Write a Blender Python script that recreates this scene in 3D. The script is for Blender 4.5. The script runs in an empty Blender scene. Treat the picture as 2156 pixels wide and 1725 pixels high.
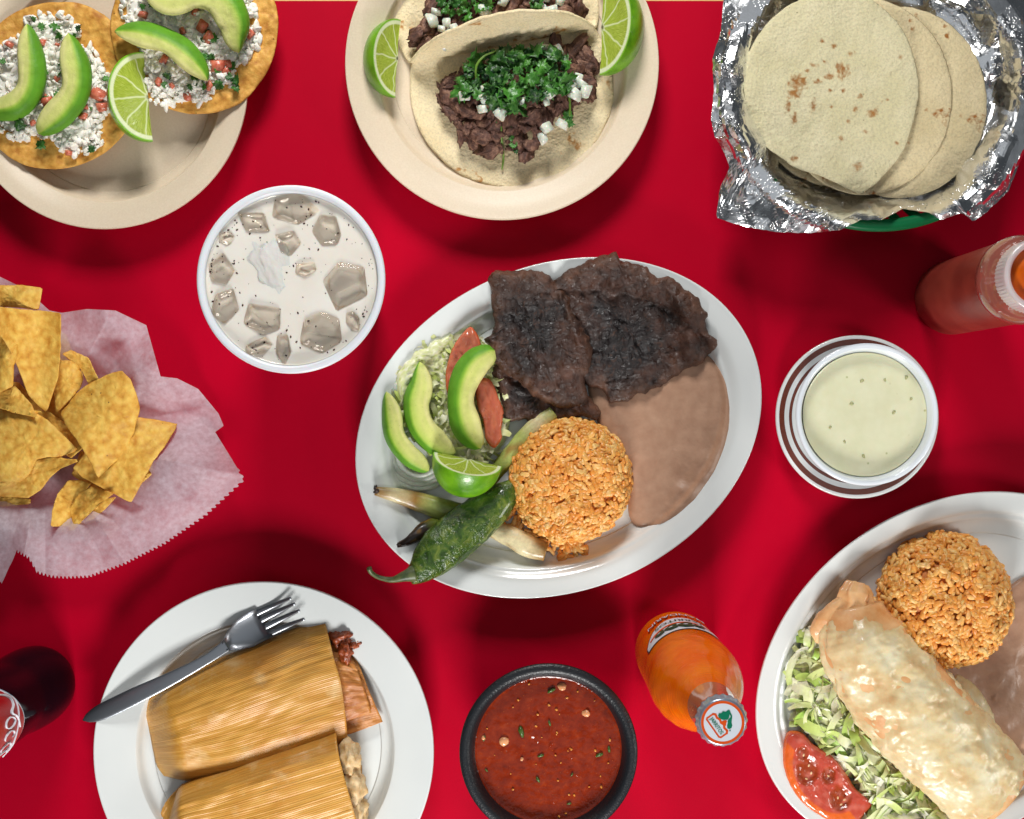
import bpy, bmesh, math, random
import numpy as np
from mathutils import Vector, Matrix, noise as mn

random.seed(7)
rng = np.random.default_rng(7)
scene = bpy.context.scene
COL = scene.collection
PI = math.pi

# ------------------------------------------------------------------ camera, light
S = 2656.0          # layout units per metre on the tabletop
H = 1.127           # lens height over the tabletop
cam_d = bpy.data.cameras.new("camera")
cam_d.sensor_width = 36.0
cam_d.lens = 36.0 * H / (2156.0 / S)
cam_d.clip_start = 0.05
cam_d.clip_end = 20.0
cam = bpy.data.objects.new("camera", cam_d)
cam.location = (0, 0, H)
cam.rotation_euler = (0, 0, 0)
COL.objects.link(cam)
scene.camera = cam

world = bpy.data.worlds.new("World")
scene.world = world
world.use_nodes = True
wn = world.node_tree
wn.nodes["Background"].inputs[0].default_value = (0.80, 0.90, 1.0, 1)
wn.nodes["Background"].inputs[1].default_value = 0.05

def area(name, loc, target, sx, sy, power, color, spread=180):
    d = bpy.data.lights.new(name, 'AREA')
    d.shape = 'RECTANGLE'; d.size = sx; d.size_y = sy
    d.energy = power; d.color = color; d.spread = math.radians(spread)
    o = bpy.data.objects.new(name, d)
    o.location = loc
    o.rotation_euler = (Vector(target) - Vector(loc)).to_track_quat('-Z', 'Y').to_euler()
    COL.objects.link(o)
    return o

area("lamp_north", (-0.08, 1.02, 0.70), (-0.06, 0.22, 0), 0.38, 0.28, 5.8, (1.0, 0.99, 0.97), 120)
area("lamp_south", (0.0, -1.14, 0.58), (0.0, -0.28, 0), 0.38, 0.28, 7.0, (1.0, 0.99, 0.97), 120)
area("lamp_east", (1.05, -0.45, 0.62), (0.45, -0.15, 0), 0.28, 0.28, 0.8, (1.0, 0.97, 0.93), 80)
area("fill_overhead", (0.0, 0.0, 2.2), (0, 0, 0), 2.0, 2.0, 4.6, (0.92, 0.96, 1.0))  # added soft fill above the lens, gives the foil something bright to mirror

vs = scene.view_settings
vs.view_transform = 'Standard'; vs.look = 'None'; vs.exposure = 0.0; vs.gamma = 1.0
vs.use_curve_mapping = False
scene.cycles.max_bounces = 8
scene.cycles.sample_clamp_indirect = 4.0

# ------------------------------------------------------------------ layout helpers
def P(px, py, z=0.0):
    k = (H - z) / H / S
    return ((px - 1078.0) * k, (862.5 - py) * k, z)

def m(px):            # layout units to metres
    return px / S

def nz(x, y, z=0.0):
    return mn.noise((x, y, z))

def fbm(x, y, z=0.0, o=4):
    return mn.fractal((x, y, z), 0.9, 2.0, o)

def ridged(x, y, z=0.0):
    return 1.0 - abs(mn.noise((x, y, z))) * 2.0

def lerp(a, b, t):
    return tuple(a[i] + (b[i] - a[i]) * t for i in range(len(a)))

def sstep(a, b, x):
    t = min(1.0, max(0.0, (x - a) / (b - a)))
    return t * t * (3 - 2 * t)

def catmull(pts, n, closed=False):
    pts = [np.array(p, float) for p in pts]
    out = []
    L = len(pts)
    segs = L if closed else L - 1
    for i in range(segs):
        if closed:
            p0, p1, p2, p3 = pts[(i - 1) % L], pts[i], pts[(i + 1) % L], pts[(i + 2) % L]
        else:
            p0, p1, p2, p3 = pts[max(i - 1, 0)], pts[i], pts[i + 1], pts[min(i + 2, L - 1)]
        for k in range(n):
            t = k / n
            out.append(0.5 * ((2 * p1) + (-p0 + p2) * t + (2 * p0 - 5 * p1 + 4 * p2 - p3) * t * t
                              + (-p0 + 3 * p1 - 3 * p2 + p3) * t ** 3))
    if not closed:
        out.append(pts[-1])
    return out

def resample(pts, n):
    a = np.array(pts, float)
    d = np.r_[0, np.cumsum(np.linalg.norm(np.diff(a, axis=0), axis=1))]
    s = np.linspace(0, d[-1], n)
    return [np.array([np.interp(v, d, a[:, j]) for j in range(a.shape[1])]) for v in s]

# ------------------------------------------------------------------ object helpers
def outward(V, F):
    """turn a (nearly) closed shell so that its faces look outwards"""
    V = np.asarray(V, float); c = V.mean(0); W = V - c; vol = 0.0
    for f in F:
        a = W[f[0]]
        for i in range(1, len(f) - 1):
            b_, d_ = W[f[i]], W[f[i + 1]]
            vol += a[0] * (b_[1] * d_[2] - b_[2] * d_[1]) + a[1] * (b_[2] * d_[0] - b_[0] * d_[2]) + a[2] * (b_[0] * d_[1] - b_[1] * d_[0])
    return [tuple(reversed(f)) for f in F] if vol < 0 else F

def mesh_data(name, V, F, mats, smooth=True, midx=None, col=None, uv=None, auto=False):
    if auto: F = outward(V, F)
    me = bpy.data.meshes.new(name)
    me.from_pydata([tuple(v) for v in V], [], [tuple(f) for f in F])
    if not isinstance(mats, (list, tuple)):
        mats = [mats]
    for q in mats:
        me.materials.append(q)
    if midx is not None:
        me.polygons.foreach_set("material_index", np.array(midx, np.int32))
    me.polygons.foreach_set("use_smooth", np.full(len(me.polygons), bool(smooth)))
    if col is not None:
        at = me.color_attributes.new("Col", 'FLOAT_COLOR', 'POINT')
        c = np.ones((len(V), 4), np.float32)
        c[:, :3] = np.array(col, np.float32)[:, :3]
        at.data.foreach_set("color", c.ravel())
    if uv is not None:
        at = me.attributes.new("Flat", 'FLOAT_VECTOR', 'POINT')
        c = np.zeros((len(V), 3), np.float32)
        c[:, :2] = np.array(uv, np.float32)[:, :2]
        at.data.foreach_set("vector", c.ravel())
    me.update()
    return me

def link(name, me, parent=None, loc=(0, 0, 0)):
    o = bpy.data.objects.new(name, me)
    o.location = loc
    COL.objects.link(o)
    if parent is not None:
        o.parent = parent
    return o

def tag(o, label, cat, group=None, kind=None):
    o["label"] = label
    o["category"] = cat
    if group: o["group"] = group
    if kind: o["kind"] = kind
    return o

def thing(name, label, cat, loc, group=None):
    o = bpy.data.objects.new(name, None)
    o.empty_display_size = 0.01
    o.location = loc
    COL.objects.link(o)
    return tag(o, label, cat, group)

def part(name, V, F, mats, parent, **kw):
    """mesh given in world coordinates, linked as a child of a thing (or of a part)"""
    off = Vector((0, 0, 0))
    p = parent
    while p is not None:
        off += Vector(p.location); p = p.parent
    off = np.array(off)
    W = np.array(V, float) - off
    return link(name, mesh_data(name, W, F, mats, **kw), parent)

def solo(name, V, F, mats, label, cat, group=None, kind=None, **kw):
    """a thing that is one mesh; its origin is put at its base"""
    V = np.array(V, float)
    o0 = np.array([(V[:, 0].min() + V[:, 0].max()) / 2, (V[:, 1].min() + V[:, 1].max()) / 2, V[:, 2].min()])
    o = link(name, mesh_data(name, V - o0, F, mats, **kw), None, tuple(o0))
    return tag(o, label, cat, group, kind)

# ------------------------------------------------------------------ shape builders
def lathe(prof, seg, c, sx=1.0, sy=1.0, rot=0.0, wob=None):
    V, F = [], []
    idx = []
    cr, sr = math.cos(rot), math.sin(rot)
    for (r, z) in prof:
        if r < 1e-7:
            idx.append([len(V)]); V.append((c[0], c[1], c[2] + z)); continue
        row = []
        for i in range(seg):
            a = 2 * PI * i / seg
            rr = r * (wob(a, r, z) if wob else 1.0)
            x, y = rr * math.cos(a) * sx, rr * math.sin(a) * sy
            row.append(len(V))
            V.append((c[0] + x * cr - y * sr, c[1] + x * sr + y * cr, c[2] + z))
        idx.append(row)
    for a, b in zip(idx[:-1], idx[1:]):
        if len(a) == 1 and len(b) == 1: continue
        for i in range(seg):
            j = (i + 1) % seg
            if len(a) == 1: F.append((a[0], b[i], b[j]))
            elif len(b) == 1: F.append((a[i], b[0], a[j]))
            else: F.append((a[i], b[i], b[j], a[j]))
    if prof[0][1] < prof[-1][1] or (prof[0][0] < 1e-7 and prof[1][1] <= prof[0][1] and max(p_[1] for p_ in prof) > prof[0][1] + .02 and prof[0][1] < .02 and prof[1][1] < .006):
        F = [tuple(reversed(f)) for f in F]
    return V, F

def smooth_prof(pts, n=6):
    return [(max(0.0, float(p[0])), float(p[1])) for p in catmull(pts, n)]

def star(pts, c, N, smooth=True):
    d = np.array(catmull(pts, 10, True) if smooth else catmull_lin(pts, 10))
    ang = np.arctan2(d[:, 1] - c[1], d[:, 0] - c[0])
    rad = np.hypot(d[:, 1] - c[1], d[:, 0] - c[0])
    o = np.argsort(ang)
    ang, rad = ang[o], rad[o]
    A = np.r_[ang - 2 * PI, ang, ang + 2 * PI]; R = np.r_[rad, rad, rad]
    th = np.linspace(-PI, PI, N, endpoint=False)
    return th, np.interp(th, A, R)

def catmull_lin(pts, n):
    out = []
    for i in range(len(pts)):
        a, b = np.array(pts[i], float), np.array(pts[(i + 1) % len(pts)], float)
        for k in range(n): out.append(a + (b - a) * k / n)
    return out

def patty(pts, base, T, c=None, N=96, R=20, p=6.0, q=2.0, bump=None, jag=0.0, jagf=6.0, smooth=True,
          seed=0.0, serr=None, colf=None, pw=1.5):
    """solid slab over a star-shaped outline in layout units; base(px,py)->z; T thickness"""
    if c is None:
        a = np.array(pts, float); c = (a[:, 0].mean(), a[:, 1].mean())
    th, rad = star(pts, c, N, smooth)
    if jag:
        rad = rad + np.array([jag * fbm(math.cos(t) * jagf + seed, math.sin(t) * jagf, seed * 1.7, 4) for t in th])
    if serr is not None:
        rad = rad + np.array([serr(t, i) for i, t in enumerate(th)])
    V, C = [], []
    ts = [1 - (1 - k / R) ** pw for k in range(R + 1)]
    def vert(px, py, t, top):
        zb = base(px, py)
        z = zb
        if top:
            h = T * max(0.0, 1 - t ** p) ** (1 / q)
            z = zb + h
            if bump: z += bump(px, py, t)
        V.append(P(px, py, z))
        if colf: C.append(colf(px, py, t, top))
    idx = {}
    for side in (1, 0):
        vert(c[0], c[1], 0.0, side == 1); idx[(side, 0)] = [len(V) - 1]
        for k in range(1, R + 1):
            if side == 0 and k == R:
                idx[(0, R)] = idx[(1, R)]; continue
            t = ts[k]; row = []
            for i in range(N):
                vert(c[0] + math.cos(th[i]) * rad[i] * t, c[1] + math.sin(th[i]) * rad[i] * t, t, side == 1)
                row.append(len(V) - 1)
            idx[(side, k)] = row
    F = []
    for side in (1, 0):
        for k in range(R):
            a, b = idx[(side, k)], idx[(side, k + 1)]
            for i in range(N):
                j = (i + 1) % N
                f = (a[0], b[i], b[j]) if len(a) == 1 else (a[i], b[i], b[j], a[j])
                # layout y points down, so the top side winds the other way
                F.append(tuple(reversed(f)) if side == 1 else f)
    return V, F, C

def tube(path, radii, seg=16, flat=1.0, nfn=None, n=None, caps=True, twist=0.0, colf=None, closed_r=True):
    """path: world points; radii list along it"""
    pts = catmull(path, 8)
    n = n or max(12, len(path) * 6)
    pts = resample(pts, n)
    r = np.interp(np.linspace(0, 1, n), np.linspace(0, 1, len(radii)), radii)
    V, F, C = [], [], []
    for i in range(n):
        t = pts[min(i + 1, n - 1)] - pts[max(i - 1, 0)]
        t = t / (np.linalg.norm(t) + 1e-12)
        lat = np.cross(t, (0, 0, 1.0))
        if np.linalg.norm(lat) < 1e-6: lat = np.array((1.0, 0, 0))
        lat /= np.linalg.norm(lat); up = np.cross(lat, t)
        for j in range(seg):
            a = 2 * PI * j / seg + twist * i / n
            d = nfn(i / (n - 1), a) if nfn else 1.0
            V.append(pts[i] + lat * math.cos(a) * r[i] * d + up * math.sin(a) * r[i] * flat * d)
            if colf: C.append(colf(i / (n - 1), a))
    for i in range(n - 1):
        for j in range(seg):
            k = (j + 1) % seg
            F.append((i * seg + j, (i + 1) * seg + j, (i + 1) * seg + k, i * seg + k))
    if caps:
        for i, rev in ((0, False), (n - 1, True)):
            V.append(pts[i]); ci = len(V) - 1
            if colf: C.append(colf(i / (n - 1), 0))
            for j in range(seg):
                k = (j + 1) % seg
                f = (ci, i * seg + j, i * seg + k)
                F.append(tuple(reversed(f)) if rev else f)
    return V, F, C

def ico(sub=2):
    bm = bmesh.new(); bmesh.ops.create_icosphere(bm, subdivisions=sub, radius=1.0)
    V = np.array([v.co[:] for v in bm.verts]); F = [tuple(v.index for v in f.verts) for f in bm.faces]
    bm.free(); return V, F

def lump(sub, seed, amp=0.35, f=1.2, ridge=0.0, f2=4.0):
    V, F = ico(sub)
    W = []
    for v in V:
        d = 1 + amp * fbm(v[0] * f + seed, v[1] * f - seed, v[2] * f + seed * .5, 3)
        if ridge: d += ridge * ridged(v[0] * f2 + seed, v[1] * f2, v[2] * f2 - seed)
        W.append(v * d)
    return np.array(W), F

def rotm(rx, ry, rz):
    return np.array(Matrix.Rotation(rz, 3, 'Z') @ Matrix.Rotation(ry, 3, 'Y') @ Matrix.Rotation(rx, 3, 'X'))

class Join:
    def __init__(s): s.V = []; s.F = []; s.C = []; s.n = 0
    def add(s, V, F, M=None, loc=(0, 0, 0), col=None):
        W = np.asarray(V, float)
        if M is not None: W = W @ np.asarray(M).T
        W = W + np.asarray(loc)
        s.V.append(W)
        n = s.n
        s.F.extend([tuple(i + n for i in f) for f in F])
        s.n += len(W)
        if col is not None:
            cc = np.asarray(col, float)
            if cc.ndim == 1: cc = np.repeat(cc[None], len(W), 0)
            s.C.append(cc)
    def get(s):
        return np.vstack(s.V), s.F
    def cols(s):
        return np.vstack(s.C)

def copies(parent, name, meshes, spots):
    """spots: (loc_world, rot euler, scale) ; alike pieces share mesh data"""
    off = Vector(parent.location)
    for i, (loc, rot, sc) in enumerate(spots):
        o = bpy.data.objects.new(name, meshes[i % len(meshes)])
        o.location = Vector(loc) - off
        o.rotation_euler = rot
        o.scale = sc if hasattr(sc, '__len__') else (sc, sc, sc)
        COL.objects.link(o); o.parent = parent

# ------------------------------------------------------------------ materials
def srgb(r, g, b):
    f = lambda v: (v / 255 / 12.92) if v <= 10 else ((v / 255 + 0.055) / 1.055) ** 2.4
    return (f(r), f(g), f(b))

class MB:
    def __init__(s, name):
        s.m = bpy.data.materials.new(name); s.m.use_nodes = True
        s.t = s.m.node_tree; s.b = s.t.nodes["Principled BSDF"]
        s.co = s.t.nodes.new("ShaderNodeTexCoord")
    def node(s, ty, **kw):
        n = s.t.nodes.new(ty)
        for k, v in kw.items(): setattr(n, k, v)
        return n
    def l(s, a, b): s.t.links.new(a, b)
    def set(s, **kw):
        names = dict(rough="Roughness", metal="Metallic", ior="IOR", trans="Transmission Weight", coat="Coat Weight",
                     coatr="Coat Roughness", sss="Subsurface Weight", spec="Specular IOR Level", alpha="Alpha", sheen="Sheen Weight",
                     sssc="Subsurface Scale", aniso="Anisotropic")
        for k, v in kw.items(): s.b.inputs[names[k]].default_value = v
        return s
    def base(s, c): 
        s.b.inputs["Base Color"].default_value = (*c, 1); return s
    def noise(s, scale, detail=5, rough=.55, src=None, vec=None, dist=0.0):
        n = s.node("ShaderNodeTexNoise"); n.inputs["Scale"].default_value = scale
        n.inputs["Detail"].default_value = detail; n.inputs["Roughness"].default_value = rough
        n.inputs["Distortion"].default_value = dist
        s.l(vec or s.co.outputs["Object"], n.inputs["Vector"]); return n.outputs["Fac"]
    def voro(s, scale, feature='F1', out="Distance", vec=None):
        n = s.node("ShaderNodeTexVoronoi"); n.feature = feature; n.inputs["Scale"].default_value = scale
        s.l(vec or s.co.outputs["Object"], n.inputs["Vector"]); return n.outputs[out]
    def scaled(s, sx, sy, sz, rot=(0, 0, 0), src="Object"):
        n = s.node("ShaderNodeMapping"); n.inputs["Scale"].default_value = (sx, sy, sz); n.inputs["Rotation"].default_value = rot
        s.l(s.co.outputs[src], n.inputs["Vector"]); return n.outputs["Vector"]
    def ramp(s, fac, stops, interp='LINEAR'):
        n = s.node("ShaderNodeValToRGB"); cr = n.color_ramp; cr.interpolation = interp
        while len(cr.elements) < len(stops): cr.elements.new(0.5)
        for e, (p, c) in zip(cr.elements, stops):
            e.position = p
            e.color = (c, c, c, 1) if not hasattr(c, '__len__') else (*c, 1)
        s.l(fac, n.inputs["Fac"]); return n.outputs["Color"]
    def mix(s, fac, a, b, mode='MIX'):
        n = s.node("ShaderNodeMix"); n.data_type = 'RGBA'; n.blend_type = mode
        for i, v in ((6, a), (7, b)):
            if hasattr(v, 'default_value') or hasattr(v, 'is_output'): s.l(v, n.inputs[i])
            else: n.inputs[i].default_value = (*v, 1)
        if hasattr(fac, 'is_output'): s.l(fac, n.inputs[0])
        else: n.inputs[0].default_value = fac
        return n.outputs[2]
    def math(s, op, a, b=0.0, c=None):
        n = s.node("ShaderNodeMath", operation=op)
        for i, v in enumerate((a, b) if c is None else (a, b, c)):
            if hasattr(v, 'is_output'): s.l(v, n.inputs[i])
            else: n.inputs[i].default_value = v
        return n.outputs[0]
    def col(s, sock): s.l(sock, s.b.inputs["Base Color"]); return s
    def attr(s, name="Col", out="Color"):
        n = s.node("ShaderNodeAttribute"); n.attribute_name = name; return n.outputs[out]
    def rough(s, sock): s.l(sock, s.b.inputs["Roughness"]); return s
    def bump(s, h, strength=.3, dist=.001, prev=None):
        n = s.node("ShaderNodeBump"); n.inputs["Strength"].default_value = strength; n.inputs["Distance"].default_value = dist
        s.l(h, n.inputs["Height"])
        if prev is not None: s.l(prev, n.inputs["Normal"])
        s.l(n.outputs["Normal"], s.b.inputs["Normal"]); return n.outputs["Normal"]
    def sssr(s, r): s.b.inputs["Subsurface Radius"].default_value = r; return s

M = {}
def mk(name):
    b = MB(name); M[name] = b.m; return b

b = mk("table_red"); b.col(b.mix(b.noise(9, 4), (0.45, 0.0, 0.016), (0.49, 0.0, 0.019)))
b.set(rough=.5, spec=.06); b.rough(b.ramp(b.noise(60, 4), [(.3, .46), (.7, .56)])); b.bump(b.noise(1400, 2), .10, .0003)
b = mk("table_trim"); b.base(srgb(226, 190, 120)).set(rough=.5)

b = mk("cream_melamine"); b.col(b.mix(b.ramp(b.noise(700, 3), [(.35, 0.0), (.7, 1.0)]), srgb(218, 200, 174), srgb(225, 208, 183)))
b.set(rough=.40, spec=.30, sss=.05, sssc=.002); b.bump(b.noise(220, 3), .04, .0004)
b = mk("white_china"); b.col(b.mix(b.noise(30, 4), srgb(220, 224, 223), srgb(226, 230, 228)))
b.set(rough=.14, spec=.5, coat=.3, coatr=.08); b.bump(b.noise(40, 2), .03, .001)
b = mk("brown_stripe"); b.col(b.mix(b.noise(300, 4), srgb(92, 38, 24), srgb(112, 50, 30))).set(rough=.15, coat=.3)
b = mk("white_bowl"); b.base(srgb(230, 237, 243)).set(rough=.12, coat=.5, coatr=.05)

# avocado, lime
b = mk("avocado"); n1 = b.noise(220, 5); n2 = b.voro(420)
c = b.mix(.6, b.attr(), b.ramp(b.noise(90, 5), [(.3, 0.70), (.5, 1.0), (.72, 1.15)]), 'MULTIPLY')
c = b.mix(b.ramp(b.noise(650, 3), [(.66, 0.0), (.74, .45)]), c, srgb(104, 128, 40))
b.col(c).set(rough=.52, spec=.28, sss=.12, sssc=.004); b.sssr((1, 1, .3)); b.bump(b.math('ADD', n1, b.noise(70, 3)), .5, .0012)
b = mk("lime_skin"); n1 = b.voro(900); c = b.ramp(b.noise(60, 4), [(.3, srgb(62, 122, 8)), (.62, srgb(116, 176, 24))])
b.col(c).set(rough=.30, spec=.5, coat=.25, coatr=.12); b.bump(b.noise(900, 2), .45, .0006)
b = mk("lime_face")
fl = b.attr("Flat", "Vector")
sx = b.node("ShaderNodeSeparateXYZ"); b.l(fl, sx.inputs[0])
rad = b.math('SQRT', b.math('ADD', b.math('POWER', b.math('ABSOLUTE', sx.outputs[0]), 2.0), b.math('POWER', b.math('ABSOLUTE', sx.outputs[1]), 2.0)))
ang = b.math('ARCTAN2', sx.outputs[1], sx.outputs[0])
wob = b.math('MULTIPLY', b.noise(55, 2), 0.55)
seg = b.math('FRACT', b.math('ADD', b.math('MULTIPLY', ang, 4.6 / PI), wob))
mem = b.math('ABSOLUTE', b.math('SUBTRACT', seg, .5))
memw = b.math('MULTIPLY', mem, rad)
mm = b.ramp(memw, [(.012, 1.0), (.045, 0.0)])
cv = b.node("ShaderNodeCombineXYZ"); b.l(b.math('MULTIPLY', ang, 14.0), cv.inputs[0]); b.l(b.math('MULTIPLY', rad, 2.2), cv.inputs[1])
pulp = b.noise(3.0, 4, vec=cv.outputs[0])
pc = b.ramp(pulp, [(.3, srgb(134, 156, 40)), (.55, srgb(168, 186, 66)), (.75, srgb(200, 212, 110))])
c = b.mix(mm, pc, srgb(214, 224, 164))
c = b.mix(b.ramp(rad, [(.855, 0.0), (.885, 1.0)]), c, srgb(226, 234, 190))
c = b.mix(b.ramp(rad, [(.945, 0.0), (.985, 1.0)]), c, srgb(120, 178, 34))
c = b.mix(b.ramp(rad, [(.06, 1.0), (.11, 0.0)]), c, srgb(220, 228, 180))
b.col(c).set(rough=.2, spec=.5, sss=.15, sssc=.004, coat=.3, coatr=.1); b.sssr((1, 1, .4)); b.bump(pulp, .5, .0012)

# tortillas and chips
def tortilla_mat(name, c1, c2, spot, amount, seed):
    b = mk(name)
    mp = b.node("ShaderNodeMapping"); mp.inputs["Location"].default_value = (seed, seed * .7, 0); b.l(b.co.outputs["Object"], mp.inputs["Vector"])
    v = mp.outputs["Vector"]
    n1 = b.noise(620, 4, vec=v); n2 = b.noise(34, 4, vec=v)
    c = b.mix(b.ramp(n2, [(.35, 0.0), (.65, 1.0)]), c1, c2)
    c = b.mix(b.ramp(n1, [(.36, .6), (.56, 0.0)]), c, tuple(q * .70 for q in c1))
    sp = b.math('MULTIPLY', b.ramp(b.noise(38, 3, vec=v), [(amount, 0.0), (amount + .03, 1.0)]), b.ramp(b.noise(190, 4, vec=v), [(.40, 0.0), (.56, 1.0)]))
    c = b.mix(sp, c, spot)
    dk = b.ramp(b.voro(165, vec=v), [(.05, 1.0), (.085, 0.0)])
    c = b.mix(b.math('MULTIPLY', dk, b.ramp(b.noise(45, 1, vec=v), [(.56, 0.0), (.62, .85)])), c, srgb(88, 62, 36))
    if name == "pale_tortilla": c = b.mix(b.math('MULTIPLY', b.ramp(b.noise(260, 4, vec=v), [(.28, .5), (.55, 1.0)]), b.attr("Col", "Fac")), c, b.mix(b.noise(90, 2, vec=v), srgb(122, 74, 36), srgb(186, 132, 72)))
    b.col(c).set(rough=.72, spec=.2, sss=.04, sssc=.002)
    b.bump(b.math('ADD', b.noise(420, 4, vec=v), b.math('MULTIPLY', b.noise(150, 3, vec=v), 1.5)), .75, .0013)
tortilla_mat("corn_tortilla", srgb(228, 211, 170), srgb(216, 198, 154), srgb(158, 104, 52), .60, 0.3)
tortilla_mat("taco_tortilla", srgb(240, 223, 184), srgb(232, 211, 166), srgb(190, 140, 84), .62, 0.9)
tortilla_mat("pale_tortilla", srgb(228, 218, 180), srgb(217, 207, 164), srgb(150, 98, 50), .72, 0.0)
for nme, cc in (("chip_gold", (srgb(242, 196, 98), srgb(228, 172, 72), srgb(204, 140, 50))),
                ("tostada_gold", (srgb(230, 178, 90), srgb(212, 152, 66), srgb(180, 116, 42)))):
    b = mk(nme); n1 = b.noise(130, 5); n2 = b.noise(420, 4); v1 = b.voro(210, 'SMOOTH_F1')
    c = b.ramp(n1, [(.32, cc[2]), (.5, cc[1]), (.68, cc[0])])
    c = b.mix(b.ramp(v1, [(.15, .5), (.55, 0.0)]), c, tuple(min(1, q * 1.28) for q in cc[0]))
    dk = b.math('MULTIPLY', b.ramp(b.voro(110), [(.045, 1.0), (.075, 0.0)]), b.ramp(b.noise(30, 1), [(.55, 0.0), (.6, 1.0)]))
    c = b.mix(dk, c, srgb(74, 44, 22))
    b.col(c).set(rough=.55, spec=.3, sss=.05, sssc=.002)
    b.bump(b.math('ADD', b.math('MULTIPLY', v1, -1.4), n2), .55, .0011)

# meat, beans, rice
b = mk("steak"); n1 = b.noise(70, 6, dist=.8); n2 = b.noise(230, 6, dist=1.2); n3 = b.noise(520, 4)
c = b.mix(.85, b.attr(), b.ramp(n1, [(.28, .28), (.5, .9), (.72, 1.8)]), 'MULTIPLY')
c = b.mix(b.ramp(n2, [(.56, 0.0), (.72, .5)]), c, (.12, .048, .024))
b.col(c).set(spec=.5)
b.rough(b.ramp(n2, [(.38, .20), (.52, .62)])); b.bump(b.math('ADD', n2, b.math('ADD', b.math('MULTIPLY', n3, .3), b.math('MULTIPLY', b.noise(150, 4, vec=b.scaled(1, .25, 1, (0, 0, .5))), 1.2))), .6, .0020)
b = mk("taco_meat"); n1 = b.noise(1.6, 5); fb = b.noise(7, 4, vec=b.scaled(.25, 1, 1))
c = b.ramp(n1, [(.30, srgb(56, 34, 29)), (.5, srgb(104, 70, 58)), (.7, srgb(156, 116, 94))])
b.col(b.mix(.6, c, b.ramp(fb, [(.3, .45), (.7, 1.35)]), 'MULTIPLY')).set(rough=.5, spec=.35); b.bump(b.math('ADD', n1, fb), .8, .0016)
b = mk("bean_puree"); n1 = b.noise(110, 5); c = b.ramp(n1, [(.3, srgb(168, 129, 104)), (.7, srgb(184, 146, 120))])
b.col(c).set(rough=.36, spec=.4, coat=.08, coatr=.3); b.bump(b.math('ADD', b.noise(300, 4), b.math('MULTIPLY', n1, 1)), .3, .001)
b = mk("rice_grain"); c = b.mix(.45, b.attr(), b.ramp(b.noise(300, 3), [(.3, .75), (.7, 1.15)]), 'MULTIPLY')
oi = b.node("ShaderNodeObjectInfo")
c = b.mix(b.math('MULTIPLY', oi.outputs["Random"], .45), c, srgb(240, 172, 88))
b.col(c).set(rough=.36, spec=.4, sss=.25, sssc=.003, coat=.1, coatr=.2); b.sssr((1, .6, .25))
b = mk("rice_core"); b.base(srgb(206, 126, 54)).set(rough=.6)

# greens
b = mk("lettuce"); c = b.mix(.4, b.attr(), b.ramp(b.noise(200, 4), [(.3, .7), (.7, 1.15)]), 'MULTIPLY')
b.col(c).set(rough=.35, spec=.45, sss=.2, sssc=.003); b.sssr((.8, 1, .4)); b.bump(b.noise(260, 3), .3, .0006)
b = mk("cilantro"); oi = b.node("ShaderNodeObjectInfo")
c = b.mix(oi.outputs["Random"], srgb(12, 52, 20), srgb(70, 132, 44)); c = b.mix(b.ramp(b.noise(2.6, 4), [(.5, 0.0), (.75, .55)]), c, srgb(120, 172, 84))
b.col(c).set(rough=.34, spec=.45); b.bump(b.noise(5, 3), .5, .0008)
b = mk("green_stem"); b.base(srgb(104, 140, 48)).set(rough=.4)
b = mk("onion"); c = b.ramp(b.noise(1.6, 3), [(.3, srgb(196, 203, 186)), (.7, srgb(224, 227, 214))])
b.col(c).set(rough=.22, spec=.45, sss=.4, sssc=.003, coat=.2)
b = mk("onion_ring"); c = b.ramp(b.noise(260, 3, vec=b.scaled(1, 1, 3)), [(.3, srgb(216, 222, 206)), (.7, srgb(240, 242, 234))])
b.col(c).set(rough=.3, spec=.4, sss=.1, sssc=.003)
b = mk("tomato"); c = b.mix(.4, b.attr(), b.ramp(b.noise(140, 5), [(.3, .7), (.7, 1.2)]), 'MULTIPLY')
b.col(c).set(rough=.22, spec=.5, sss=.25, sssc=.005, coat=.25, coatr=.1); b.sssr((1, .3, .15)); b.bump(b.noise(220, 4), .3, .0008)
b = mk("tomato_dice"); c = b.ramp(b.noise(2, 4), [(.3, srgb(196, 88, 66)), (.7, srgb(226, 140, 112))])
b.col(c).set(rough=.28, spec=.45, sss=.3, sssc=.003); b.sssr((1, .4, .3))
b = mk("crab_salad"); c = b.ramp(b.noise(260, 4), [(.28, srgb(240, 230, 214)), (.5, srgb(250, 245, 234)), (.8, srgb(251, 247, 238))])
b.col(c).set(rough=.5, spec=.3, sss=.10, sssc=.002); b.bump(b.noise(420, 4), .3, .0008)
b = mk("scallion"); c = b.mix(.5, b.attr(), b.ramp(b.noise(420, 4, vec=b.scaled(1, 1, 1)), [(.3, .62), (.7, 1.12)]), 'MULTIPLY')
b.col(c).set(rough=.3, spec=.45, sss=.12, sssc=.003, coat=.15, coatr=.2); b.bump(b.noise(380, 4), .35, .0006)
b = mk("pepper"); n1 = b.noise(110, 5, dist=1.2); n2 = b.noise(380, 4)
c = b.ramp(n1, [(.3, srgb(30, 52, 14)), (.5, srgb(60, 90, 24)), (.72, srgb(116, 132, 50))])
c = b.mix(b.ramp(n2, [(.62, 0.0), (.70, .7)]), c, srgb(132, 130, 74))
b.col(c).set(rough=.22, spec=.5, coat=.5, coatr=.08); b.bump(b.math('ADD', b.math('MULTIPLY', n1, 1.6), n2), .6, .0015)
b = mk("pepper_stem"); c = b.ramp(b.noise(120, 3), [(.3, srgb(40, 62, 32)), (.7, srgb(104, 112, 66))]); b.col(c).set(rough=.45)
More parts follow.
